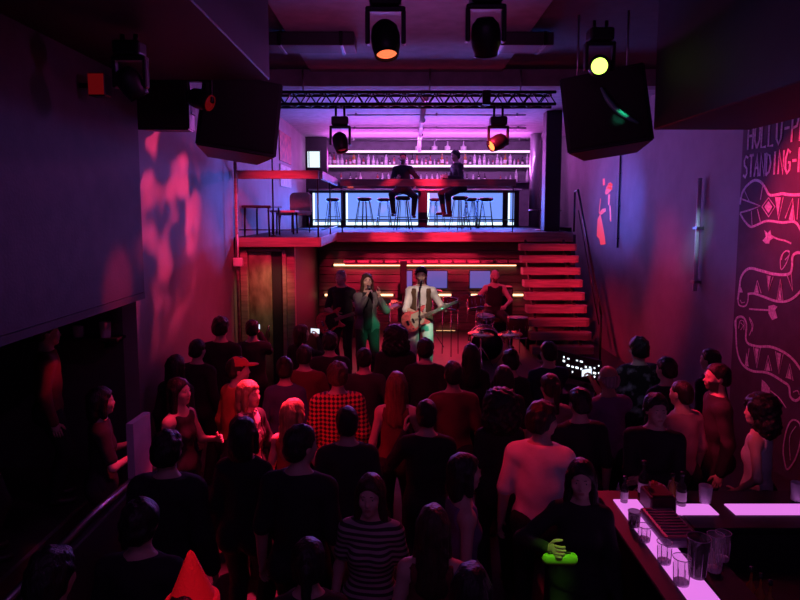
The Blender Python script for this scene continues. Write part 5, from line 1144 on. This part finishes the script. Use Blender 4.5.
crowd(462, 455, 1.66, 'person with dim purple-lit face and shoulder, in mid crowd', R_(-80), fem=True, hair='bob', top='cl_purple', sleeve=0, det=True, armL='loose')
crowd(370, 488, 1.62, 'long-haired person in striped top facing the camera, dim face', R_(172), fem=True, hair='long', hmat='hair_brown', top='cl_stripe', sleeve=.3, det=True, Y=3.5)
crowd(432, 500, 1.62, 'long brown-haired person with bare shoulders seen from behind', -.1, fem=True, hair='long', hmat='hair_brown', top='cl_maroon', sleeve=0, Y=3.1)
crowd(300, 438, 1.82, 'broad dark-shirted person with short hair seen from behind in the mid crowd', -.25, hair='short', top='cl_black', sleeve=.5, det=True, hyaw=-.5, Y=3.75)
crowd(60, 546, 1.70, 'person in grey-purple hooded top close to the low dark wall', -.2, hair='thick', top='cl_purple', sleeve=1, over=('hooded_top', 'cl_purple', 1.0))
x1 = crowd(199, 562, 1.62, 'person in a pointed red knit hat close to the camera', -.2, hair='short', top='cl_red', sleeve=1, Y=2.45, armR='down')
crowd(232, 366, 1.76, 'person in orange top and cap with red-lit back behind the laughing person', -.9, Y=5.85, hair='short', cap_mat='cl_red', top='cl_orange', sleeve=1, det=True, hyaw=-.3, lean=.08)
crowd(252, 387, 1.70, 'blond laughing person in black jacket and patterned scarf, face bright red', R_(-112), Y=5.15, fem=True, hair='bob', hmat='hair_blond', top='cl_scarf', sleeve=.5, over=('jacket', 'cl_black', 1.0), det=True, armR='loose', armL='drink')
crowd(284, 396, 1.66, 'blond long-haired person with bare arm lit red in the crowd', -.4, Y=4.95, fem=True, hair='long', hmat='hair_blond', top='cl_red', sleeve=0, armR=((.30, .18, -.12), (.4, -.3, -1)), det=True, hyaw=-.3)
crowd(178, 379, 1.70, 'long dark-haired person in profile with a bright red-lit shoulder', R_(-108), fem=True, hair='long', top='cl_black', sleeve=0, det=True, armL='drink', hpitch=.05)
crowd(341, 364, 1.76, 'person in red plaid shirt seen from behind in the middle of the crowd', .1, top='cl_plaid', sleeve=1, hair='thick', loose=.026, hmat='hair_brown')
crowd(397, 376, 1.72, 'tall person with very long reddish hair seen from behind', -.1, fem=True, hair='long', hmat='hair_red', top='cl_maroon', sleeve=0, armR='drink', Y=5.5)
c2 = crowd(430, 408, 1.68, 'dark person with one red-lit raised hand beside the long reddish hair', .0, top='cl_black', sleeve=1, armL=((.0, .30, .0), (.5, 0, -1)), handL=(0, .1, 1), Y=4.75, hair='short')
h1 = crowd(100, 398, 1.70, 'dark-haired person with glowing red hands just behind the divider panel', R_(-60), Y=5.05, hair='bob', fem=True, top='cl_black', sleeve=.4, armR='drink', armL='drink', curlR=.8, curlL=.8)
crowd(62, 318, 1.72, 'red-lit person on the raised booth floor under the balcony', R_(-60), Y=5.6, dz=.45, top='cl_maroon', hair='short', hmat='hair_brown', det=True, sleeve=1, skin='skin_fair')
crowd(20, 340, 1.70, 'dark person on the raised booth floor beside the booth wall', R_(-50), Y=4.6, dz=.45, top='cl_black', sleeve=1)
crowd(166, 447, 1.74, 'dark broad person in black coat right of the divider panel'.replace('right of', 'next to'), -.1, top='cl_black', sleeve=1, hair='thick', Y=3.95, loose=.03)
crowd(226, 424, 1.72, 'dark long-haired person in black, before the scarf wearer', -.2, top='cl_black', sleeve=1, fem=True, hair='bob', Y=4.1)
crowd(347, 428, 1.70, 'dark person in charcoal t-shirt between the plaid shirt and the striped top', .1, top='cl_char', hair='short', Y=4.5)
crowd(497, 426, 1.70, 'dark curly-haired person beside the pale t-shirt wearer', .2, top='cl_black', hair='curly', Y=4.9, fem=True, sleeve=.4)
crowd(470, 560, 1.60, 'dark-haired person in black close to the camera, next to the bare shoulders', -.3, top='cl_black', sleeve=1, hair='bob', fem=True, Y=2.6)
crowd(130, 520, 1.68, 'dark person with thick hair close to the camera near the divider', -.1, top='cl_black', sleeve=1, hair='thick', Y=2.95)
crowd(300, 545, 1.60, 'dark person with a pony tail close to the camera', .05, top='cl_black', sleeve=1, hair='pony', fem=True, Y=2.75)
crowd(604, 395, 1.72, 'person in black shirt standing between the bald head and the bar', .2, top='cl_black', sleeve=.5, hair='short', Y=5.0)
crowd(150, 352, 1.68, 'dark person leaning by the end of the side wall', -.3, top='cl_black', sleeve=1, hair='long', fem=True, Y=6.3)
crowd(284, 362, 1.70, 'dark person in denim shirt between the cap wearer and the plaid shirt', .1, top='cl_denim', sleeve=1, hair='bun', fem=True, Y=6.1)
crowd(524, 384, 1.68, 'dark long-haired person before the navy shirt wearer', .15, top='cl_black', hair='long', fem=True, Y=5.6)
crowd(712, 352, 1.70, 'dark person standing against the mural wall behind the bearded profile', .6, top='cl_black', hair='short', sleeve=1, Y=6.5)
settle()
phone(i1, 'R', 'brightly lit phone held up in front of the door')
phone(i2, 'R', 'lit phone held up before the bassist', look=Vector((.4, 1, 0)))
phone(k1, 'R', 'glinting phone held by the bald-headed person', look=Vector((-.6, 1, 0)))
bpy.context.view_layer.update(); t = empty('knit_hat', x1['root'].matrix_basis.inverted() @ x1['head']); t.parent = x1['root']; MB().lathe([(.098, .012), (.104, .03), (.092, .06), (.062, .13), (.034, .20), (.014, .25), (0, .265)], n=24).build('crown', mk('knit_red', (.75, .08, .06), .9, bump=.2, bscale=90, noise=.05), t); MB().lathe([(.1, .0), (.112, .01), (.112, .05), (.1, .06)], n=24).build('cuff', M['knit_red'], t)
# the lime pouch
LIME_AT = tuple(r1['gripR'])
print('LIME', LIME_AT)
g = r1['gripR']; t = empty('pouch', g - Vector((0, 0, .045))); tag(t, 'bright lime green pouch in the hand of the long-haired person', 'pouch')
f2 = Fld([np.arange(-.16, .16, .01), np.arange(-.1, .1, .01), np.arange(-.1, .1, .01)]); f2.prim(cap((-.07, 0, 0), (.07, 0, .0), .034, .038, np.eye(3), vv(1, .75, 1)), .01); V, Q = nets(f2)
ob = bpy.data.objects.new('bag', np_mesh('bag', V, Q, [M['lime']])); C.objects.link(ob); ob.parent = t; MB().box((0, 0, .038), (.13, .02, .012), b=.004).build('clasp', M['black_plastic'], t)
# ------------------------------------------------------------------ lights
sc = bpy.context.scene
w = bpy.data.worlds.new('world'); sc.world = w; w.use_nodes = True; w.node_tree.nodes['Background'].inputs[0].default_value = (.30, .12, .48, 1); w.node_tree.nodes['Background'].inputs[1].default_value = .11
def spot(name, loc, tgt, col, W, ang, blend=.4, r=.05, gobo=None):
    l = bpy.data.lights.new(name, 'SPOT'); o = bpy.data.objects.new(name, l); C.objects.link(o); l.color = col; l.energy = W; l.spot_size = R_(ang); l.spot_blend = blend; l.shadow_soft_size = r
    o.location = loc; o.rotation_euler = (Vector(tgt) - Vector(loc)).to_track_quat('-Z', 'Y').to_euler()
    if gobo:
        l.use_nodes = True; nt = l.node_tree; em = nt.nodes['Emission']; tc = nt.nodes.new('ShaderNodeTexCoord'); n = nt.nodes.new('ShaderNodeTexNoise'); n.inputs['Scale'].default_value = gobo; n.inputs['Detail'].default_value = 1
        mp = nt.nodes.new('ShaderNodeMapping'); mp.inputs['Scale'].default_value = (1, 1, 2.2)
        rp = nt.nodes.new('ShaderNodeValToRGB'); rp.color_ramp.elements[0].position = .45; rp.color_ramp.elements[1].position = .6
        nt.links.new(tc.outputs['Normal'], mp.inputs['Vector']); nt.links.new(mp.outputs['Vector'], n.inputs['Vector']); nt.links.new(n.outputs['Fac'], rp.inputs['Fac']); nt.links.new(rp.outputs['Color'], em.inputs['Strength'])
    return o
def area(name, loc, tgt, col, W, sx, sy):
    l = bpy.data.lights.new(name, 'AREA'); o = bpy.data.objects.new(name, l); C.objects.link(o); l.shape = 'RECTANGLE'; l.size = sx; l.size_y = sy; l.color = col; l.energy = W
    o.location = loc; o.rotation_euler = (Vector(tgt) - Vector(loc)).to_track_quat('-Z', 'Y').to_euler(); return o
PUR = (.55, .10, .85); RED = (1, .02, .085); BLU = (.12, .16, 1)
# upstairs bar: shelf led wash, plus unseen fills added for ceiling and bottles
area('bar_ceiling_wash', (.8, 18.5, 4.6), (.8, 14.5, 5.9), (.5, .11, .64), 95, 6, .2)
area('bar_ceiling_fill', (.7, 15.7, 3.7), (.8, 14.8, 5.35), (.5, .11, .62), 85, 3.4, .1)
area('bottle_fill', (.8, 17.2, 5.2), (.8, 19.1, 4.6), (.75, .22, .9), 90, 5.5, .1)
# side walls upstairs: unseen lamps added to strengthen the counter panels' and shelves' glow
area('panel_glow', (.4, 17.33, 3.32), (.4, 10, 3.32), (.07, .17, 1), 230, 5.6, .75).data.spread = R_(105)
area('shelf_glow', (.8, 18.85, 4.75), (.8, 10, 4.5), (.66, .07, .62), 120, 6, .5).data.spread = R_(120)
spot('blue_wash', (.6, 11.2, 3.35), (XL, 9.7, 3.25), (.05, .17, 1), 480, 34, 1)
spot('blue_wash', (2.6, 11.6, 3.4), (XR, 13.2, 3.35), (.07, .14, 1), 230, 60, 1)
area('stage_glow', (.6, 13.3, 1.5), (.6, 8, 1.5), RED, 45, 4, 1.2)
spot('red_wash', (.8, 8.8, 4.6), (XR, 11.8, 1.5), RED, 620, 40, 1)
spot('red_wash', (.9, 9.1, 4.75), (XL, 7.4, 3.15), (1, .035, .13), 1500, 36, .7, .03, gobo=9)
spot('red_wash', (.2, 8.6, 4.75), (XL, 8.8, 1.6), RED, 420, 48, 1)
# red on the deck edge, railing, stairs and stage
spot('stage_red', (.2, 8.3, 4.6), (.4, 13, 2.9), RED, 3200, 44, .5, .02, gobo=6)
spot('stage_red', (-1.1, 7.2, 4.6), (-2.0, 10.3, 3.0), RED, 900, 34, .6)
spot('stair_red', (1.7, 8.2, 4.7), (3.3, 12.2, 1.7), RED, 1500, 26, .9)
spot('stage_red', (.4, 8.7, 4.7), (.7, 12.9, 1.5), RED, 480, 56, .6)
spot('stage_white', (-.4, 5.4, 4.5), (-.3, 9.5, 1.95), (1, .62, .5), 420, 13, .7)
spot('stage_white', (.6, 5.4, 4.5), (.36, 9.6, 1.6), (1, .72, .58), 700, 11, .7)
spot('stage_green', (1.75, 6.6, 4.2), (.55, 9.6, 1.15), (.08, 1, .55), 420, 9, .6)
spot('stage_green', (1.75, 6.6, 4.2), (-.30, 9.3, 1.35), (.04, 1, .40), 420, 8, .6)
# red on the crowd
spot('crowd_red', (-.75, 6.7, 4.7), (-1.25, 5.05, 1.4), RED, 5600, 22, .8)
spot('crowd_red', (-1.2, 5.2, 4.3), (-2.2, 4.95, 1.2), RED, 420, 16, .8)
spot('crowd_red', (-1.0, 4.2, 4.3), (-.7, 6.0, 1.5), RED, 160, 60, 1)
spot('crowd_red', (2.2, 9.0, 4.6), (1.1, 4.6, 1.45), RED, 380, 30, .9)
spot('crowd_red', (.4, 5.9, 4.7), (2.9, 5.4, 1.65), RED, 1100, 16, .7)
spot('crowd_red', (-.6, 1.6, 4.9), (-.83, 2.45, 1.6), RED, 260, 12, .7)
spot('crowd_red', (.0, 6.2, 4.5), (-3.3, 5.4, 1.9), RED, 420, 12, .8)
spot('pouch_fill', (1.25, 2.0, 4.9), LIME_AT, (.35, 1, .04), 320, 5, .6)  # unseen overhead spot added to brighten the pouch
spot('purple_fill', (-.3, 3.4, 4.3), (-1.9, 4.6, 1.3), (.6, .08, .5), 70, 20, 1)
spot('purple_fill', (0, 4.5, 4.3), (-2.55, 5.0, 3.0), (.55, .06, .45), 26, 90, 1)
spot('crowd_red', (-.6, 3.4, 4.8), (1.0, 4.4, 1.35), (1, .008, .03), 240, 12, .8)
spot('crowd_red', (.6, 3.6, 4.8), (2.8, 5.1, 1.35), (1, .05, .12), 260, 13, .8)
spot('cool_spot', (1.2, 4.0, 4.8), (2.6, 6.6, 1.45), (.5, .6, 1), 45, 12, .8)
spot('cool_spot', (3.1, 7.7, 4.6), tuple(at(697, 235, X=XR - .06)), (.45, .65, 1), 160, 14, 1)
spot('door_warm', (-1.75, 9.9, 2.45), (-2.3, 10.5, 1.75), (1, .75, .3), 16, 70, 1)  # unseen spot added to warm and brighten the door leaf
# mural
spot('mural_red', (3.3, 6.7, 4.85), (4.6, 7.2, 3.5), RED, 420, 40, 1)
spot('mural_red', (3.0, 6.9, 4.4), (4.6, 7.1, 2.3), (1, .03, .14), 210, 72, 1)
spot('mural_purple', (2.6, 6.9, 4.6), (4.6, 8.3, 2.7), (.25, .08, 1), 60, 60, 1)
spot('green_edge', (2.35, 6.1, 4.45), (2.3, 6.72, 4.1), (.05, 1, .55), 20, 15, .9, .02)  # extra spot added to brighten the green arc on the speaker
# unseen soft purple fill added to lift the dark room and near ceiling
area('room_fill', (0, .5, 5.2), (0, 5, 1), (.46, .11, .60), 16, 3, 1)
area('ceiling_fill', (.1, 5.9, 4.3), (.1, 8.4, 5.35), (.6, .10, .50), 12, 1.5, .4)
sc.view_settings.view_transform = 'Standard'; sc.view_settings.look = 'None'; sc.view_settings.gamma = 1; sc.view_settings.exposure = 0; sc.view_settings.use_curve_mapping = False
sc.cycles.use_denoising = True
sc.cycles.max_bounces = 12; sc.cycles.diffuse_bounces = 3; sc.cycles.transmission_bounces = 12; sc.cycles.caustics_reflective = False; sc.cycles.caustics_refractive = False
sc.cycles.sample_clamp_indirect = 3
